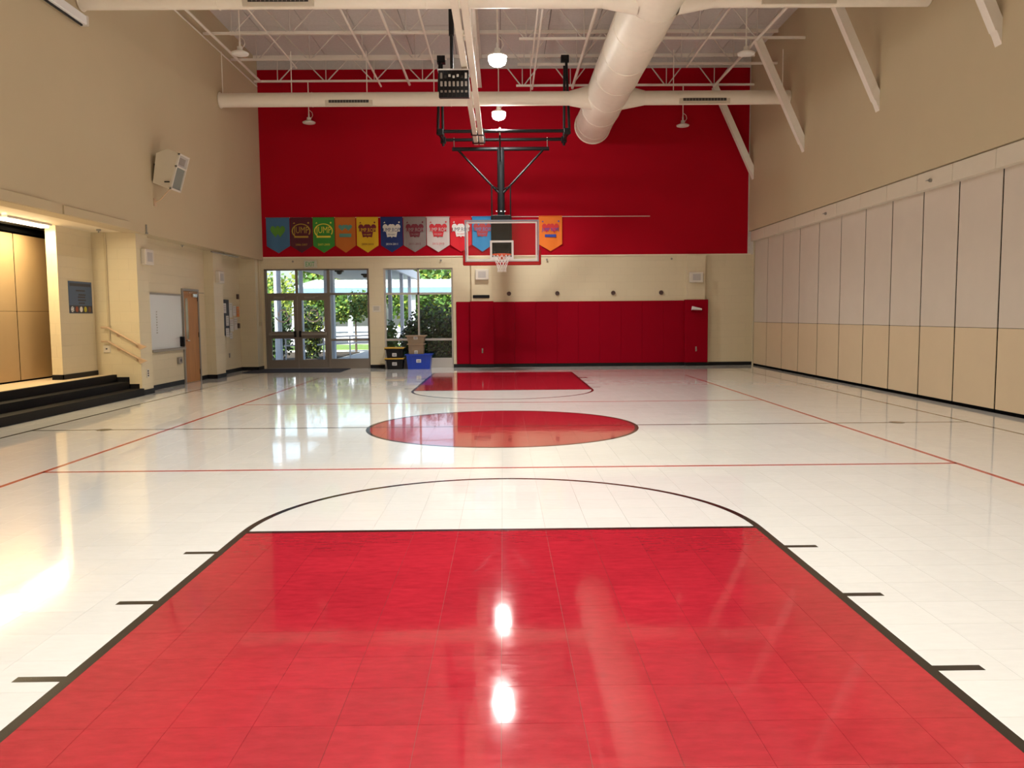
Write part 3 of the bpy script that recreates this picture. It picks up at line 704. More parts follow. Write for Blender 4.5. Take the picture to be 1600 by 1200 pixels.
# hanging black box
hb = thing('hanging_box', 'black slotted equipment box hanging from a pole beside the ceiling rails', 'equipment box', (-.84, 4.3, 5.49))
MB().tube((-.875, 4.42, 6.6), (-.875, 4.42, 8.74), .05, n=14).build('pole_upper', BK, hb, smooth=True)
MB().tube((-.875, 4.42, 5.97), (-.875, 4.42, 6.65), .032, n=14).build('pole_lower', BK, hb, smooth=True)
bx = MB().prism([(4.28, 5.945), (4.60, 5.945), (4.60, 5.52), (4.35, 5.48)], 'x', -1.115, -.565).build('case', BK, hb)
MB().box(-1.13, -.55, 4.265, 4.61, 5.945, 5.967).build('top_plate', 'white_print', hb)
for r_, (zc, hh) in enumerate(((5.855, .052), (5.715, .045), (5.585, .02))):
    for k in range(7):
        xc = -1.063 + k * .0745; yf = 4.28 + (5.945 - zc) * .15
        mt_ = (['tray_grey', 'vent_dark', 'white_print', 'white_print', 'white_print', 'vent_dark', 'white_print'][k], 'pa_grille', 'tray_grey')[r_]
        h2 = hh * (.45 if (r_ == 0 and k not in (0, 6)) else 1); dz = -.02 if (r_ == 0 and k % 2) else 0
        MB().cbox(xc - .021, xc + .021, yf - .010, yf + .02, zc - h2 + dz, zc + h2 + dz, .006).build('slot_cover', mt_, bx)
for k in range(8): MB().prism([(4.262, 5.94), (4.30, 5.94), (4.37, 5.50), (4.332, 5.50)], 'x', -1.105 + k * .0755, -1.097 + k * .0755).build('divider', BK, bx)

# ================================================================== BANNERS
def cmat(nm, c): return mk(nm, c, .75, var=.04, vscale=5)
SPEC = [  # x0, x1, ground, motif, motif2, words, year, words for the label
    (-6.73, -6.06, (.055, .15, .28), (.09, .26, .03), None, '', '', 'teal blue pennant banner with a green heart, leftmost of the row'),
    (-6.04, -5.42, (.085, .008, .018), (.42, .25, .03), None, 'JUMP', '2006-2007', 'dark maroon pennant banner with gold JUMP lettering'),
    (-5.40, -4.78, (.035, .24, .025), (.72, .62, .06), None, 'JUMP', '2007-2008', 'green pennant banner with yellow JUMP lettering'),
    (-4.76, -4.18, (.52, .14, .012), (.09, .26, .20), None, '', '', 'orange pennant banner with faded teal print, left of the yellow one'),
    (-4.15, -3.53, (.72, .45, .012), (.15, .008, .02), None, 'JUMP ROPE', '2009-2010', 'yellow pennant banner with maroon hearts'),
    (-3.46, -2.83, (.008, .026, .15), (.80, .78, .72), None, 'JUMP ROPE', '2010-2011', 'navy blue pennant banner with white hearts'),
    (-2.81, -2.16, (.27, .22, .21), (.16, .012, .026), None, 'JUMP ROPE', '2011-2012', 'grey pennant banner with maroon hearts'),
    (-2.14, -1.49, (.62, .54, .52), (.62, .025, .04), None, 'JUMP ROPE', '2012-2013', 'pale pinkish pennant banner with red hearts'),
    (-1.47, -.86, (.66, .008, .02), (.82, .80, .78), None, 'JUMP ROPE', '2013-2014', 'bright red pennant banner partly behind the backboard'),
    (-.84, -.26, (.03, .24, .52), (.42, .04, .05), None, 'JUMP ROPE', '', 'bright blue pennant banner seen through the backboard'),
    (1.07, 1.74, (.80, .18, .012), (.03, .06, .34), (.60, .03, .03), 'JUMP ROPE', '', 'bright orange pennant banner right of the backboard'),
]
def heart(cx, cz, w_, h_):
    pts = []
    for k in range(40):
        t = 2 * PI * k / 40; x_ = 16 * math.sin(t) ** 3; z_ = 13 * math.cos(t) - 5 * math.cos(2 * t) - 2 * math.cos(3 * t) - math.cos(4 * t)
        pts.append((cx + x_ / 32 * w_, cz + (z_ + 2.5) / 29 * h_))
    return pts
for k, (x0, x1, c0, c1, c2, word, year, lb) in enumerate(SPEC):
    g0, g1 = 'banner_cloth_%d' % k, 'banner_print_%d' % k; cmat(g0, c0); cmat(g1, c1)
    if c2: cmat('banner_second_%d' % k, c2)
    yb = FY - .05; wd = x1 - x0; cx = (x0 + x1) / 2; tz, sz, bz = 4.33, 3.53, 3.33
    t_ = thing('banner', lb, 'banner', (cx, yb, bz), 'pennant banners on the red wall')
    # gently waving cloth
    n_ = 10; mb = MB(); cloth = []
    for a in range(n_ + 1):
        u = a / n_; x_ = x0 + wd * u; zb = bz + (sz - bz) * abs(2 * u - 1); wv = .012 * math.sin(u * 9 + k * 1.7)
        for j in range(5):
            v = j / 4; cloth.append((x_, yb - wv * v, tz + (zb - tz) * v))
    i = 0; mb.v = cloth + [(p[0], p[1] + .006, p[2]) for p in cloth]; N = len(cloth)
    for a in range(n_):
        for j in range(4):
            q = (a * 5 + j, a * 5 + j + 1, a * 5 + j + 6, a * 5 + j + 5); mb.f += [q, tuple(N + e for e in reversed(q))]
        q = (a * 5 + 4, a * 5 + 9, N + a * 5 + 9, N + a * 5 + 4); mb.f.append(q)
        q = (a * 5, N + a * 5, N + a * 5 + 5, a * 5 + 5); mb.f.append(q)
    for a in (0, n_):
        for j in range(4): mb.f.append((a * 5 + j, N + a * 5 + j, N + a * 5 + j + 1, a * 5 + j + 1))
    mb.fix = True; mb.build('cloth', g0, t_)
    yp = yb - .016; fn = lambda a, b: (a, yp - .004, b); cz = 3.93
    MB().tube((x0, yb - .004, tz - .005), (x1, yb - .004, tz - .005), .012, n=8).build('hem', g0, t_)
    if c2:
        for s_ in (-1, 1): MB().prism(heart(cx + s_ * .11, cz + .05, .26, .27), 'y', yp, yp - .003 - .0008 * s_).build('heart_print', 'banner_second_%d' % k, t_)
        put_text(MB(), 'JUMP ROPE', lambda a, b: (a, yp - .006, b), cx, cz, .50, .13).build('lettering', g1, t_)
        MB().box(cx - .16, cx + .16, yp - .003, yp, cz - .20, cz - .12).build('print_bar', g1, t_)
    elif k in (0,):
        for s_ in (-1, 1): MB().prism(heart(cx + s_ * .07, cz, .28, .34), 'y', yp, yp - .003 - .0008 * s_).build('heart_print', g1, t_)
    elif k == 3:
        for s_ in (-1, 1): MB().prism(heart(cx + s_ * .09, cz + .1, .21, .18), 'y', yp, yp - .003 - .0008 * s_).build('heart_print', g1, t_)
        MB().box(cx - .17, cx + .17, yp - .003, yp, cz - .16, cz - .06).build('print_bar', g1, t_)
    elif word == 'JUMP':
        put_text(MB(), 'JUMP', fn, cx, cz + .02, .44, .24).build('lettering', g1, t_)
        mb = MB()
        for q in range(24):
            a0, a1 = 2 * PI * q / 24, 2 * PI * (q + 1) / 24
            if 215 < math.degrees(a0) < 325: continue
            mb.face([(cx + R * math.cos(a) * 1.28, yp - .003, cz + .02 + R * math.sin(a)) for R, a in ((.185, a0), (.21, a0), (.21, a1), (.185, a1))])
        mb.build('rope_print', g1, t_); MB().box(cx - .2, cx + .2, yp - .003, yp, cz - .17, cz - .12).build('print_bar', g1, t_)
    else:
        for s_ in (-1, 1): MB().prism(heart(cx + s_ * .105, cz + .05, .30, .30), 'y', yp, yp - .003 - .0008 * s_).build('heart_print', g1, t_)
        MB().prism([(cx - .16, cz - .02), (cx + .16, cz - .02), (cx + .13, cz - .17), (cx + .03, cz - .15), (cx, cz - .19), (cx - .03, cz - .15), (cx - .13, cz - .17)], 'y', yp, yp - .0018).build('print_bar', g1, t_)
        MB().cbox(cx - .24, cx + .24, yp - .0055, yp - .001, cz - .015, cz + .055, .001).build('word_panel', g1, t_)
        put_text(MB(), 'JUMP ROPE', lambda a, b: (a, yp - .008, b), cx, cz + .02, .56, .145).build('lettering', g0 if k != 8 else 'poster_navy', t_)
        put_text(MB(), 'FOR HEART', lambda a, b: (a, yp - .006, b), cx, cz - .095, .22, .045).build('lettering', g0, t_)
    if k not in (0, 3): MB().prism([(x0 + .08, tz - .17), (x0 + .14, tz - .17), (x0 + .12, tz - .13)], 'y', yp, yp - .003).lathe((x1 - .1, yp, tz - .15), [(.0, 0)], 3).build('sponsor_mark', g1, t_)
    if k not in (0, 3): MB().tube((x1 - .1, yp, tz - .15), (x1 - .1, yp - .003, tz - .15), .024, n=12).build('sponsor_mark', g1, t_)
    if year and k != 8: put_text(MB(), year, fn, cx, 3.565, .34, .055).build('lettering', g1, t_)
tag(MB().tube((-6.75, FY - .025, 4.335), (4.27, FY - .025, 4.31), .009, n=8).build('banner_rod', 'steel_paint'), 'thin pale rod along the red wall that carries the banners', 'rod')

# ================================================================== THINGS ON THE FAR WALL
ex = thing('exit_sign', 'small EXIT sign above the double doors', 'exit sign', (-5.5, FY - .05, 2.91))
MB().cbox(-5.68, -5.32, FY - .075, FY - .001, 2.90, 3.12, .008).build('case', 'exit_case', ex)
put_text(MB(), 'EXIT', lambda a, b: (a, FY - .078, b), -5.5, 3.01, .25, .13).build('lettering', 'exit_green', ex)
def pa_speaker(c, face, label):
    x, y, z = c; t_ = thing('wall_speaker', label, 'speaker', (x, y, z - .14), 'square wall speakers')
    if face == 'y':
        MB().cbox(x - .19, x + .19, y - .10, y, z - .15, z + .15, .012).build('case', 'pa_box', t_)
        MB().box(x - .11, x + .11, y - .106, y - .095, z - .09, z + .09).build('grille', 'pa_grille', t_)
    else:
        MB().cbox(x, x + .10, y - .19, y + .19, z - .15, z + .15, .012).build('case', 'pa_box', t_)
        MB().box(x + .095, x + .106, y - .11, y + .11, z - .09, z + .09).build('grille', 'pa_grille', t_)
pa_speaker((-.57, FY - .13, 2.67), 'y', 'beige square speaker on the pillar beside the tall window')
pa_speaker((5.59, FY - .13, 2.55), 'y', 'beige square speaker on the pillar at the right end of the far wall')
pa_speaker((-7.02, 5.33, 2.70), 'x', 'white square speaker on the column by the steps')
pa_speaker((-7.05, 9.55, 2.50), 'x', 'grey square speaker on the column beyond the wooden door')
tag(MB().cbox(-.84, -.36, FY - .16, FY - .131, 2.0, 2.09, .012).build('wall_plate', 'base_black'), 'long black plate on the pillar just above the red pads', 'plate')
for x_, wb in ((.20, 'below the backboard'), (1.60, 'second from the backboard'), (3.22, 'third from the backboard'), (4.61, 'nearest the right pillar')):
    mb = MB().tube((x_, FY, 2.125), (x_, FY - .03, 2.125), .062, n=20).torus((x_, FY - .03, 2.125), .05, .012, 20, 6, 'y')
    tag(mb.build('wall_disc', 'disc_dark'), 'small dark round fitting on beige wall, ' + wb, 'wall fitting', 'round fittings above the pads')
hn = thing('megaphone', 'small white cone lying on a bracket on the right red pillar pad', 'megaphone', (5.58, FY - .26, 1.62))
MB().tube((5.46, FY - .24, 1.665), (5.74, FY - .24, 1.625), .06, .03, n=18).build('cone', 'white_print', hn, smooth=True)
MB().box(5.44, 5.70, FY - .30, FY - .19, 1.58, 1.60).box(5.44, 5.70, FY - .2, FY - .19, 1.58, 1.76).build('bracket', 'pad_red', hn)
for x_, wb in ((-.58, 'left'), (5.60, 'right')):
    o_ = thing('wall_hook', 'small steel latch low on the %s red pillar pad' % wb, 'latch', (x_, FY - .2, .45), 'pillar pad latches')
    MB().cbox(x_ - .02, x_ + .02, FY - .20, FY - .189, .42, .56, .004).build('plate', 'tray_grey', o_); MB().torus((x_, FY - .21, .46), .02, .006, 14, 6, 'y').build('ring', 'chrome', o_)
ns = thing('notice', 'small paper notice on the post between the doors and the window', 'notice', (-3.63, FY - .01, 1.62))
MB().box(-3.75, -3.52, FY - .006, FY, 1.63, 1.81).build('sheet', 'pa_box', ns)
for z_ in (1.77, 1.73, 1.69): MB().box(-3.72, -3.56, FY - .008, FY - .006, z_ - .008, z_ + .008).build('text_line', 'tray_grey', ns)
tag(MB().cbox(-7.05, -4.40, 11.15, 12.72, .0009, .012, .004).build('door_mat', 'mat_black'), 'dark mat on the floor in front of the double doors', 'mat')
for x_, wb in ((-6.0, 'left of the exit sign'), (-1.75, 'above the tall window'), (1.3, 'under the orange banner'), (4.9, 'near the right pillar')):
    tag(MB().tube((x_, FY, 3.09), (x_, FY - .04, 3.09), .018, n=10).tube((x_, FY - .04, 3.09), (x_, FY - .05, 3.09), .03, n=10).build('sprinkler_head', 'tray_grey'), 'tiny sprinkler head under the red wall, ' + wb, 'sprinkler', 'sprinkler heads')

# ---------------------------------------------------------------- storage totes
def tote(name, label, cx, cy, z0, w0, w1, d0, d1_, h, mat, lid=None, tagw=.10, tagz=.5, group=None, ribs=True):
    t_ = thing(name, label, 'storage tote', (cx, cy, z0), group)
    def ring(w_, d_, z): return [(cx - w_ / 2, cy - d_ / 2, z), (cx + w_ / 2, cy - d_ / 2, z), (cx + w_ / 2, cy + d_ / 2, z), (cx - w_ / 2, cy + d_ / 2, z)]
    mb = MB(); R_ = [ring(w0, d0, z0), ring(w1, d1_, z0 + h), ring(w1 - .02, d1_ - .02, z0 + h), ring(w0 - .02, d0 - .02, z0 + .01)]
    mb.v = [p for r in R_ for p in r]
    mb.f = [(3, 2, 1, 0)] + [(a * 4 + k, a * 4 + (k + 1) % 4, (a + 1) * 4 + (k + 1) % 4, (a + 1) * 4 + k) for a in range(3) for k in range(4)] + [(12, 13, 14, 15)]
    mb.build('body', mat, t_)
    rw = .03
    MB().box(cx - w1 / 2 - rw, cx + w1 / 2 + rw, cy - d1_ / 2 - rw, cy - d1_ / 2 + .004, z0 + h - .03, z0 + h).box(cx - w1 / 2 - rw, cx + w1 / 2 + rw, cy + d1_ / 2 - .004, cy + d1_ / 2 + rw, z0 + h - .03, z0 + h) \
        .box(cx - w1 / 2 - rw, cx - w1 / 2 + .004, cy - d1_ / 2, cy + d1_ / 2, z0 + h - .03, z0 + h).box(cx + w1 / 2 - .004, cx + w1 / 2 + rw, cy - d1_ / 2, cy + d1_ / 2, z0 + h - .03, z0 + h).build('rim', mat, t_)
    if lid: MB().cbox(cx - w1 / 2 - .04, cx + w1 / 2 + .04, cy - d1_ / 2 - .04, cy + d1_ / 2 + .04, z0 + h, z0 + h + .035, .01).build('lid', lid, t_)
    zt = z0 + h * tagz; yf = cy - (d0 + (d1_ - d0) * tagz) / 2
    tg = MB().box(cx - tagw / 2, cx + tagw / 2, yf - .012, yf - .002, zt - .045, zt + .045).build('label_tag', 'paper', t_)
    for q in (-.02, .012): MB().box(cx - tagw * .36, cx + tagw * .36, yf - .014, yf - .012, zt + q - .008, zt + q + .008).build('text_line', 'ink', tg)
    if ribs:
        for x_ in (-.3, .3): MB().bar((cx + x_ * w0, cy - d0 / 2 - .002, z0 + .03), (cx + x_ * w1, cy - d1_ / 2 - .004, z0 + h - .04), .02, .012).build('rib', mat, t_)
    return t_
tote('storage_tote', 'black tote with yellow lid standing on the floor by the window', -3.06, 12.36, .001, .42, .48, .34, .40, .285, 'tote_black', 'tote_lid', .13, .55, 'black totes with yellow lids')
tote('storage_tote', 'black tote with yellow lid, stacked on top of the other black tote', -3.06, 12.36, .322, .42, .48, .34, .40, .265, 'tote_black', 'tote_lid', .12, .35, 'black totes with yellow lids')
tote('storage_bin', 'open blue plastic bin on the floor below the window', -2.37, 12.36, .001, .62, .70, .42, .52, .43, 'tote_blue', None, .13, .55)
tote('storage_tote', 'tan tote standing inside the blue bin', -2.45, 12.38, .02, .34, .44, .28, .36, .70, 'tote_tan', None, .09, .66)
tote('storage_tote', 'tan tote on top, nested into the other tan tote above the blue bin', -2.45, 12.38, .722, .42, .52, .36, .46, .235, 'tote_tan', None, .11, .72)

# ================================================================== THINGS ON THE LEFT WALL
# loudspeaker: cabinet turned out into the room and tipped down
ls = thing('loudspeaker', 'cream wedge loudspeaker tilted out from the left wall', 'loudspeaker', (-6.55, 6.4, 3.95))
side_poly = [(-6.83, 4.15), (-6.51, 4.03), (-6.30, 4.72), (-6.52, 4.80), (-6.74, 4.72)]
cb_ = MB().prism(side_poly, 'y', 5.40, 5.88).build('cabinet', 'speaker_cream', ls)
fa, fb = Vector((-6.51, 0, 4.03)), Vector((-6.30, 0, 4.72)); fu = (fb - fa).normalized(); fnm = Vector((fu.z, 0, -fu.x))
def fpt(s_, y_, o_): q = fa + fu * s_ + fnm * o_; return Vector((q.x, y_, q.z))
FL = (fb - fa).length
def fbox(s0, s1, y0, y1, o0, o1):
    mb = MB(); mb.v = [tuple(fpt(s_, y_, o_)) for o_ in (o0, o1) for s_, y_ in ((s0, y0), (s0, y1), (s1, y1), (s1, y0))]
    mb.f = [(0, 1, 2, 3), (7, 6, 5, 4), (0, 4, 5, 1), (1, 5, 6, 2), (2, 6, 7, 3), (3, 7, 4, 0)]; mb.fix = True; return mb
for q in ((0, .035, 5.39, 5.89), (FL - .035, FL, 5.39, 5.89), (0, FL, 5.39, 5.425), (0, FL, 5.855, 5.89), (FL * .62, FL * .62 + .03, 5.39, 5.89)): fbox(*q, -.004, .035).build('front_frame', 'pa_box', ls)
fbox(.035, FL * .62, 5.425, 5.855, -.01, .012).build('grille', 'speaker_grille', ls)
hf = fbox(FL * .62 + .03, FL - .035, 5.425, 5.855, -.01, .006).build('horn_plate', 'pa_grille', ls)
fbox(FL * .62 + .07, FL - .07, 5.50, 5.78, .006, .012).build('horn_mouth', 'tray_grey', hf)
MB().path([(-6.86, 5.52, 3.78), (-6.74, 5.52, 3.84), (-6.55, 5.52, 4.04)], .014, 8).box(-6.86, -6.845, 5.46, 5.58, 3.71, 3.86).build('bracket', 'rail_paint', ls)
MB().box(-6.86, -6.70, 5.56, 5.72, 4.35, 4.55).build('wall_mount', 'base_black', ls)
MB().box(-6.60, -6.50, 5.385, 5.40, 4.155, 4.175).build('side_handle', 'base_black', ls)
sc = thing('projection_screen', 'long white projection screen case high on the left wall', 'projection screen', (-6.8, .5, 6.25))
MB().cbox(-6.85, -6.72, -1.5, 2.85, 6.27, 6.42, .012).build('case', 'white_print', sc)
MB().cbox(-6.852, -6.71, 2.85, 2.90, 6.26, 6.43, .012).build('end_cap', 'pa_box', sc)
MB().box(-6.80, -6.77, -1.4, 2.8, 6.245, 6.275).build('screen_slot', 'base_black', sc)
# handrails beside the steps, on the near face of the column
hr = 0
for zu, zl, wb in ((1.33, .96, 'upper'), (1.06, .69, 'lower')):
    t_ = thing('handrail', '%s of the two tan handrails sloping beside the steps' % wb, 'handrail', (-7.3, 4.88, zl), 'handrails by the steps')
    MB().path([(-7.72, 4.86, zu + .0), (-7.60, 4.86, zu), (-7.02, 4.86, zl + .03), (-6.92, 4.86, zl), (-6.92, 4.93, zl - .01)], .021, 10).build('rail', 'rail_paint', t_, smooth=True)
    for fx in (.30, .92):
        x_ = -7.60 + .58 * fx; z_ = zu + (zl + .03 - zu) * fx
        MB().tube((x_, 4.86, z_), (x_, 4.93, z_ - .05), .01, n=6).tube((x_, 4.932, z_ - .05), (x_, 4.949, z_ - .05), .038, n=14).build('bracket', 'rail_paint', t_)
    MB().prism([(-7.02, zl + .06), (-6.86, zl - .01), (-7.0, zl - .07)], 'y', 4.83, 4.89).build('end_return', 'rail_paint', t_)
tag(MB().tube((-7.60, 4.93, 1.0), (-7.60, 4.93, 3.148), .018, n=8).box(-7.63, -7.57, 4.93, 4.95, 1.30, 1.36).build('conduit', 'upper_wall_paint'), 'thin vertical conduit on the wall corner above the handrails', 'conduit')
ob_ = thing('outlet_box', 'small white switch box beneath the handrail ends', 'outlet', (-7.66, 4.97, .83))
MB().cbox(-7.73, -7.60, 4.93, 4.985, .84, .99, .008).build('box', 'plug_white', ob_); MB().box(-7.68, -7.65, 4.926, 4.931, .90, .93).build('switch', 'ink', ob_)
ot = thing('floor_outlet', 'black double outlet low on the column by the steps', 'outlet', (-7.01, 5.22, .3))
MB().cbox(-7.02, -7.008, 5.17, 5.27, .33, .50, .004).build('plate', 'plug_white', ot)
for z_ in (.37, .415, .46): MB().box(-7.009, -7.004, 5.195, 5.245, z_ - .016, z_ + .016).build('socket', 'ink', ot)
tag(MB().tube((-6.845, 5.05, 3.135), (-6.845, 5.05, 3.30), .016, n=8).tube((-6.845, 5.05, 3.12), (-6.845, 5.05, 3.15), .03, n=10).build('conduit_stub', 'tray_grey'), 'short dark conduit stub at the bottom edge of the upper left wall', 'conduit')
# poster in the alcove
po = thing('poster', 'blue poster with a row of sports balls on the alcove wall', 'poster', (-7.85, 4.42, 1.6))
PX = -7.868
MB().box(PX, PX + .006, 4.02, 4.86, 1.60, 2.19).build('sheet', 'poster_blue', po)
MB().box(PX + .006, PX + .008, 4.03, 4.85, 1.605, 1.745).build('ball_strip', 'poster_navy', po)
MB().box(PX + .006, PX + .008, 4.06, 4.82, 2.10, 2.155).build('title_line', 'poster_navy', po)
for z_, a, b in ((2.02, 4.28, 4.60), (1.945, 4.36, 4.62), (1.90, 4.34, 4.60), (1.845, 4.34, 4.62), (1.79, 4.36, 4.58)): MB().box(PX + .006, PX + .008, a, b, z_ - .014, z_ + .014).build('text_line', 'poster_navy', po)
for k, (c_, sq) in enumerate((('soccer', (.8, .8, .8)), ('basket', (.30, .06, .03)), ('volley', (.8, .78, .72)), ('tennis', (.50, .45, .03)), ('football', (.16, .07, .04)))):
    mk('ball_' + c_, sq, .5); yc = 4.12 + k * .155
    MB().tube((PX + .008, yc, 1.675), (PX + .011, yc, 1.675), .052, n=18).build('ball_print', 'ball_' + c_, po)
    if c_ == 'soccer':
        for q in range(5): MB().tube((PX + .011, yc + .034 * math.cos(q * 1.257), 1.675 + .034 * math.sin(q * 1.257)), (PX + .0125, yc + .034 * math.cos(q * 1.257), 1.675 + .034 * math.sin(q * 1.257)), .012, n=8).build('ball_patch', 'ink', po)
# whiteboard
wb_ = thing('whiteboard', 'large whiteboard with a column of small writing on the left wall', 'whiteboard', (-7.26, 6.85, .8))
WX = -7.28
MB().box(WX, WX + .018, 5.98, 7.68, .84, 1.99).build('board', 'whiteboard', wb_)
MB().box(WX, WX + .026, 5.95, 7.71, 1.99, 2.03).box(WX, WX + .026, 5.95, 5.98, .82, 2.0).box(WX, WX + .026, 7.68, 7.71, .82, 2.0).build('frame', 'tray_grey', wb_)
MB().cbox(WX, WX + .09, 5.95, 7.71, .79, .84, .008).build('pen_tray', 'tray_grey', wb_)
for k in range(9): MB().box(WX + .018, WX + .0195, 6.30 + .01 * (k % 3), 6.37 - .012 * (k % 2), 1.18 + k * .055, 1.205 + k * .055).build('writing', 'tray_grey', wb_)
ph = thing('wall_phone', 'small black wall phone at the edge of the whiteboard', 'phone', (-7.24, 7.6, .9))
MB().cbox(WX + .02, WX + .07, 7.52, 7.70, .86, 1.08, .01).build('base', 'base_black', ph); MB().cbox(WX + .07, WX + .11, 7.54, 7.60, .87, 1.07, .012).build('handset', 'base_black', ph)
MB().box(WX + .07, WX + .073, 7.62, 7.68, .92, .96).build('keypad', 'pa_grille', ph)
iv = thing('wall_outlet', 'grey metal box on the wall under the whiteboard', 'outlet', (-7.26, 7.4, .5))
MB().cbox(WX, WX + .05, 7.36, 7.56, .48, .62, .006).build('box', 'tray_grey', iv); MB().tube((WX + .05, 7.46, .55), (WX + .056, 7.46, .55), .035, n=12).build('dial', 'ink', iv)
# papers pinned beyond the second column
BX = -7.396
bd = MB().box(BX, BX + .012, 10.72, 11.30, 1.02, 1.98).build('poster', 'poster_dark'); tag(bd, 'dark picture poster pinned beyond the wooden door', 'poster')
sheets = [(10.78, 11.06, 1.62, 1.88, 'paper', 'white sheet pinned at the top of the dark poster'), (11.02, 11.24, 1.28, 1.55, 'paper', 'white sheet pinned over the lower edge of the dark poster'),
          (11.30, 11.56, 1.50, 1.90, 'paper', 'white sheet just right of the dark poster, upper row'), (11.60, 11.88, 1.55, 1.82, 'paper', 'white sheet in the middle of the upper row of papers'),
          (11.92, 12.14, 1.52, 1.80, 'paper_orange', 'orange sheet at the right end of the pinned papers'), (11.32, 11.62, 1.12, 1.46, 'paper', 'white sheet at the left of the lower row of papers'),
          (11.66, 11.94, 1.16, 1.50, 'paper', 'white sheet at the right of the lower row of papers'), (10.98, 11.24, .98, 1.22, 'paper', 'lowest white sheet, hanging under the dark poster'), (11.28, 11.5, .93, 1.10, 'paper', 'small white slip below the lower row of papers')]
for a, b, c_, d_, mt_, lb in sheets:
    t_ = thing('pinned_sheet', lb, 'paper', (BX + .016, (a + b) / 2, c_), 'pinned papers')
    MB().box(BX + .013, BX + .017, a, b, c_, d_).build('sheet', mt_, t_)
    for q in range(3): MB().box(BX + .017, BX + .018, a + .04, b - .05, d_ - .06 - q * .06, d_ - .045 - q * .06).build('text_line', 'pa_grille', t_)
for z_, wb in ((2.08, 'above the pinned papers'), (1.27, 'right of the pinned papers')):
    tag(MB().cbox(BX, BX + .04, 11.98, 12.12, z_ - .07, z_ + .07, .008).build('alarm_box', 'disc_dark'), 'small dark alarm box ' + wb, 'alarm')
tag(MB().cbox(BX, BX + .012, 11.2, 11.28, .42, .54, .003).build('wall_outlet', 'tray_grey'), 'tiny grey outlet under the pinned papers', 'outlet')
tag(MB().tube((-6.93, 12.55, 1.35), (-6.93, 12.55, 3.148), .018, n=8).box(-6.94, -6.90, 12.50, 12.60, 1.25, 1.37).build('conduit', 'upper_wall_paint'), 'thin vertical conduit in the far left corner', 'conduit')
tag(MB().tube((-7.0, 9.0, 3.09), (-7.0, 11.0, 3.10), .02, n=8).tube((-7.0, 9.9, 3.10), (-7.0, 9.9, 3.15), .02, n=8).build('pipe', 'tray_grey'), 'short dark pipe under the left soffit, over the pinned papers', 'pipe')
for y_, z_, wb in ((2.75, 3.68, 'toward the viewer'), (7.2, 3.68, 'toward the red wall')):
    tag(MB().tube((7.165, y_, z_), (7.13, y_, z_), .03, n=10).tube((7.13, y_, z_), (7.105, y_, z_), .012, n=8).box(7.095, 7.105, y_ - .05, y_ + .05, z_ - .006, z_ + .006).build('sprinkler_head', 'tray_grey'), 'small sprinkler head on the partition header, ' + wb, 'sprinkler', 'header sprinklers')
for x_, y_, wb in ((-7.45, 4.4, 'over the poster'), (-7.15, 7.6, 'over the whiteboard')):
    tag(MB().tube((x_, y_, 3.15), (x_, y_, 3.12), .04, n=12).tube((x_, y_, 3.12), (x_, y_, 3.085), .014, n=8).build('sprinkler_head', 'tray_grey'), 'small sprinkler head in the left soffit, ' + wb, 'sprinkler', 'soffit sprinklers')

# ================================================================== OUTSIDE
struct(MB().box(-60, 60, BT, 120, -.3, -.03).build('ground_outside', 'pavement'), 'sunlit pale pavement outside the doors')
struct(MB().box(-3.45, 3.0, 13.3, 17.5, -.03, .02).build('planting_bed', 'mulch'), 'mulch bed under the hedge outside the window')
struct(MB().box(-14, -6.1, 15.9, 24, -.03, .01).build('planting_bed_left', 'mulch'), 'mulch bed under the shrubs outside the doors')
struct(MB().box(-12, 20, 27, 33, -.03, .015).build('lawn', 'grass'), 'strip of lawn beyond the walkway')
def foliage(name, label, cat, blobs, mat, n_leaf, size, trunk=None, mat2=None, group=None):
    """blobs: (centre, radii); leaves are small bent blades scattered through each blob"""
    zb = min(c[2] - r[2] for c, r in blobs); c0 = blobs[0][0]
    t_ = thing(name, label, cat, (c0[0], c0[1], trunk[0][2] if trunk else max(0, zb)), group)
    for mt_, part in ((mat, 0), (mat2, 1)):
        if not mt_: continue
        mb = MB()
        for c, r in blobs:
            for _ in range(int(n_leaf * (.75 if part == 0 and mat2 else 1 if part == 0 else .25))):
                while True:
                    d = Vector((random.uniform(-1, 1), random.uniform(-1, 1), random.uniform(-1, 1)))
                    if .3 < d.length < 1: break
                d *= .55 + .5 * random.random()
                p = Vector((c[0] + d.x * r[0], c[1] + d.y * r[1], c[2] + d.z * r[2]))
                if p.z < .03: continue
                a = Vector((random.gauss(0, 1), random.gauss(0, 1), random.gauss(0, .7))).normalized(); b = a.orthogonal().normalized()
                L_ = size * random.uniform(.7, 1.4); W_ = L_ * .45
                tip = p + a * L_; mid = p + a * L_ * .5 + Vector((0, 0, -.1 * L_))
                i = len(mb.v); mb.v += [tuple(p), tuple(mid + b * W_), tuple(tip), tuple(mid - b * W_)]; mb.f.append((i, i + 1, i + 2, i + 3))
        mb.build('leaves', mt_, t_, kind='stuff')
    if trunk:
        mb = MB(); p0, p1, r_ = trunk; mb.tube(p0, p1, r_, r_ * .6, n=8)
        for q in range(5):
            a = q * 1.26; mb.tube(p1, (p1[0] + .5 * math.cos(a) * blobs[0][1][0], p1[1] + .5 * math.sin(a) * blobs[0][1][1], p1[2] + .6 * blobs[0][1][2]), r_ * .4, r_ * .2, n=6)
        mb.build('trunk', 'bark', t_)
    return t_
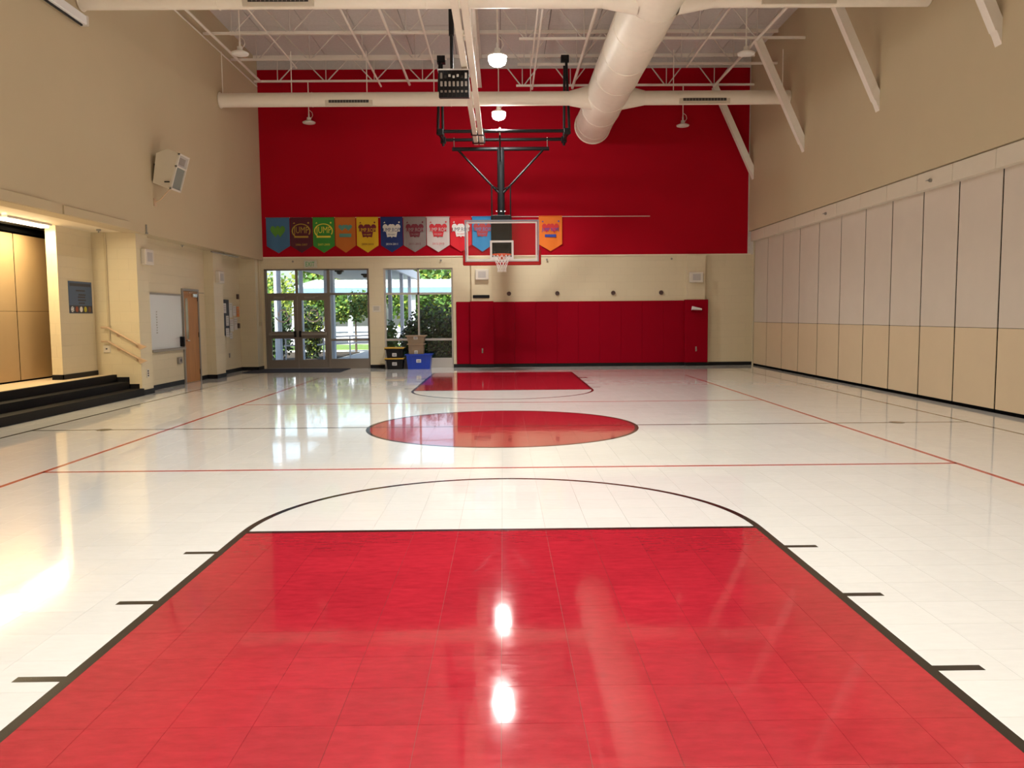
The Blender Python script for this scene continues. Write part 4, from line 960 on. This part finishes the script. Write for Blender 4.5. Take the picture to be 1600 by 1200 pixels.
foliage('hedge', 'dense dark green hedge outside the tall window', 'hedge', [((-2.35, 15.0, .95), (.72, .8, 1.05)), ((-1.45, 15.1, 1.0), (.8, .85, 1.05)), ((-.5, 15.0, 1.0), (.8, .8, 1.0)), ((-2.85, 15.1, .6), (.45, .6, .85)), ((-1.9, 15.2, .5), (1.4, .7, .6))], 'leaf_dark', 2800, .085, None, 'leaf_mid')
foliage('plant', 'bright green leafy plant at the left edge of the tall window', 'plant', [((-3.45, 14.4, .75), (.22, .3, .7))], 'leaf_mid', 500, .10)
foliage('shrub', 'dark shrub outside the left glass door', 'shrub', [((-7.75, 17.2, .95), (.6, .7, 1.15)), ((-8.5, 17.4, .8), (.7, .7, .95))], 'leaf_dark', 2800, .09, None, 'leaf_mid', 'shrubs outside the doors')
foliage('shrub', 'dark shrub with yellow-green tips outside the right glass door', 'shrub', [((-6.85, 18.5, .95), (.45, .6, 1.15))], 'leaf_dark', 2800, .09, None, 'leaf_yellow', 'shrubs outside the doors')
foliage('tree', 'young yellow-green tree seen through the sidelight', 'tree', [((-6.3, 24.3, 1.95), (.8, .8, .75)), ((-5.6, 24.2, 2.1), (.6, .7, .6)), ((-6.9, 24.2, 1.75), (.5, .6, .5))], 'leaf_mid', 800, .12, ((-6.3, 24.3, 0), (-6.3, 24.3, 1.6), .05), 'leaf_yellow')
foliage('tree', 'pale yellow tree behind the left glass door, in the transom', 'tree', [((-10.2, 26, 2.4), (1.4, 1.2, 1.3)), ((-11.8, 27, 2.0), (1.2, 1.1, 1.4))], 'leaf_yellow', 900, .16, ((-10.2, 26, 0), (-10.2, 26, 1.8), .08), 'leaf_mid')
for x_, y_, h_, lb in ((-24, 62, 7, 'tall green tree far behind the pale roof, leftmost'), (-16, 66, 8, 'tall green tree far behind the pale roof, second from left'), (-8, 64, 7, 'tall green tree far behind the pale roof, above the sidelight'), (-2.5, 60, 7.5, 'tall green tree far behind the pale roof, above the tall window')):
    foliage('tree', lb, 'tree', [((x_, y_, h_ * .55), (3.6, 3, h_ * .45)), ((x_ + 1.5, y_ + 1, h_ * .45), (2.3, 2.5, h_ * .36))], 'leaf_mid', 3200, .45, ((x_, y_, 0), (x_, y_, h_ * .5), .2), 'leaf_yellow', 'far trees')
foliage('shrub', 'yellow-green shrub far behind the hedge', 'shrub', [((-1.6, 29, 1.5), (1.3, 1, 1.4)), ((-.2, 30, 1.4), (1.4, 1, 1.5))], 'leaf_yellow', 700, .16, None, 'leaf_mid')
wk = thing('walkway_canopy', 'flat grey-blue canopy on white posts over the outside walkway', 'canopy', (-5, 18, 0))
MB().box(-6.6, -3.5, BT + .03, 23.0, 3.02, 3.10).build('canopy_soffit', 'canopy_under', wk)
MB().box(-6.7, -3.40, BT + .03, 23.1, 3.10, 3.26).build('canopy_roof', 'post_white', wk)
MB().box(-3.50, -3.40, BT + .03, 23.1, 2.98, 3.10).build('fascia', 'post_white', wk)
for x_, y_, w_ in ((-3.56, 15.2, .12), (-3.56, 18.2, .12), (-3.56, 20.7, .12), (-6.45, 15.5, .12), (-6.45, 20.0, .12)): MB().cbox(x_ - w_ / 2, x_ + w_ / 2, y_ - w_ / 2, y_ + w_ / 2, -.03, 3.02, .01).build('post', 'post_white', wk)
MB().cbox(-5.62, -5.32, 15.0, 15.3, -.03, 3.02, .02).build('column', 'post_white', wk)
MB().cbox(-7.25, -7.06, 15.2, 15.4, -.03, 3.6, .02).build('column', 'post_white', wk)
MB().box(-7.25, -6.6, 15.22, 15.38, 3.10, 3.26).build('beam', 'post_white', wk)
for x_, y_ in ((-5.35, 16.2), (-4.9, 18.6)):
    MB().cbox(x_ - .13, x_ + .13, y_ - .13, y_ + .13, 2.97, 3.02, .01).lathe((x_, y_, 2.93), [(.001, -.05), (.07, -.03), (.10, .04)], 14).build('canopy_light', 'base_black', wk)
fb_ = thing('far_building', 'low building with pale sloped metal roof and blue fascia across the walkway', 'building', (-5, 38, 0))
MB().prism([(33.0, 3.02), (33.0, 2.98), (39.5, 3.66), (46, 3.0), (46, 3.05), (39.5, 3.74)], 'x', -11.5, 6).build('roof', 'metal_roof', fb_)
for k in range(30): 
    x_ = -11.3 + k * .58; MB().prism([(33.0, 3.02), (33.0, 3.07), (39.5, 3.79), (39.5, 3.73)], 'x', x_, x_ + .04).build('roof_seam', 'metal_roof', fb_)
MB().box(-11.5, 6, 32.95, 33.05, 2.72, 3.03).build('fascia', 'fascia_blue', fb_)
MB().box(-2.2, 6, 36, 44, 0, 3.0).build('wall', 'metal_roof', fb_)
for x_ in (-11.2, -8.2, -4.8, -2.2, 1): MB().box(x_ - .12, x_ + .12, 33.3, 33.54, 0, 2.95).build('post', 'post_white', fb_)
def railing(label, pts, posts, h0=.92, h1=.62):
    t_ = thing('handrail', label, 'handrail', (*pts[0], 0), 'white handrails outside')
    for h_ in (h0, h1): MB().path([(x_, y_, h_) for x_, y_ in pts], .024, 8).build('rail', 'rail_white', t_)
    for x_, y_ in posts: MB().tube((x_, y_, -.03), (x_, y_, h0), .022, n=8).build('post', 'rail_white', t_)
railing('white pipe handrail outside the left glass door', [(-6.75, 14.4), (-6.1, 14.4)], [(-6.7, 14.4), (-6.25, 14.4)], .84, .62)
railing('white pipe handrail outside the right glass door, running past the sidelight', [(-6.0, 15.6), (-4.9, 17.5), (-4.3, 18.6)], [(-5.85, 15.86), (-5.2, 16.98), (-4.6, 18.05)], .84, .60)
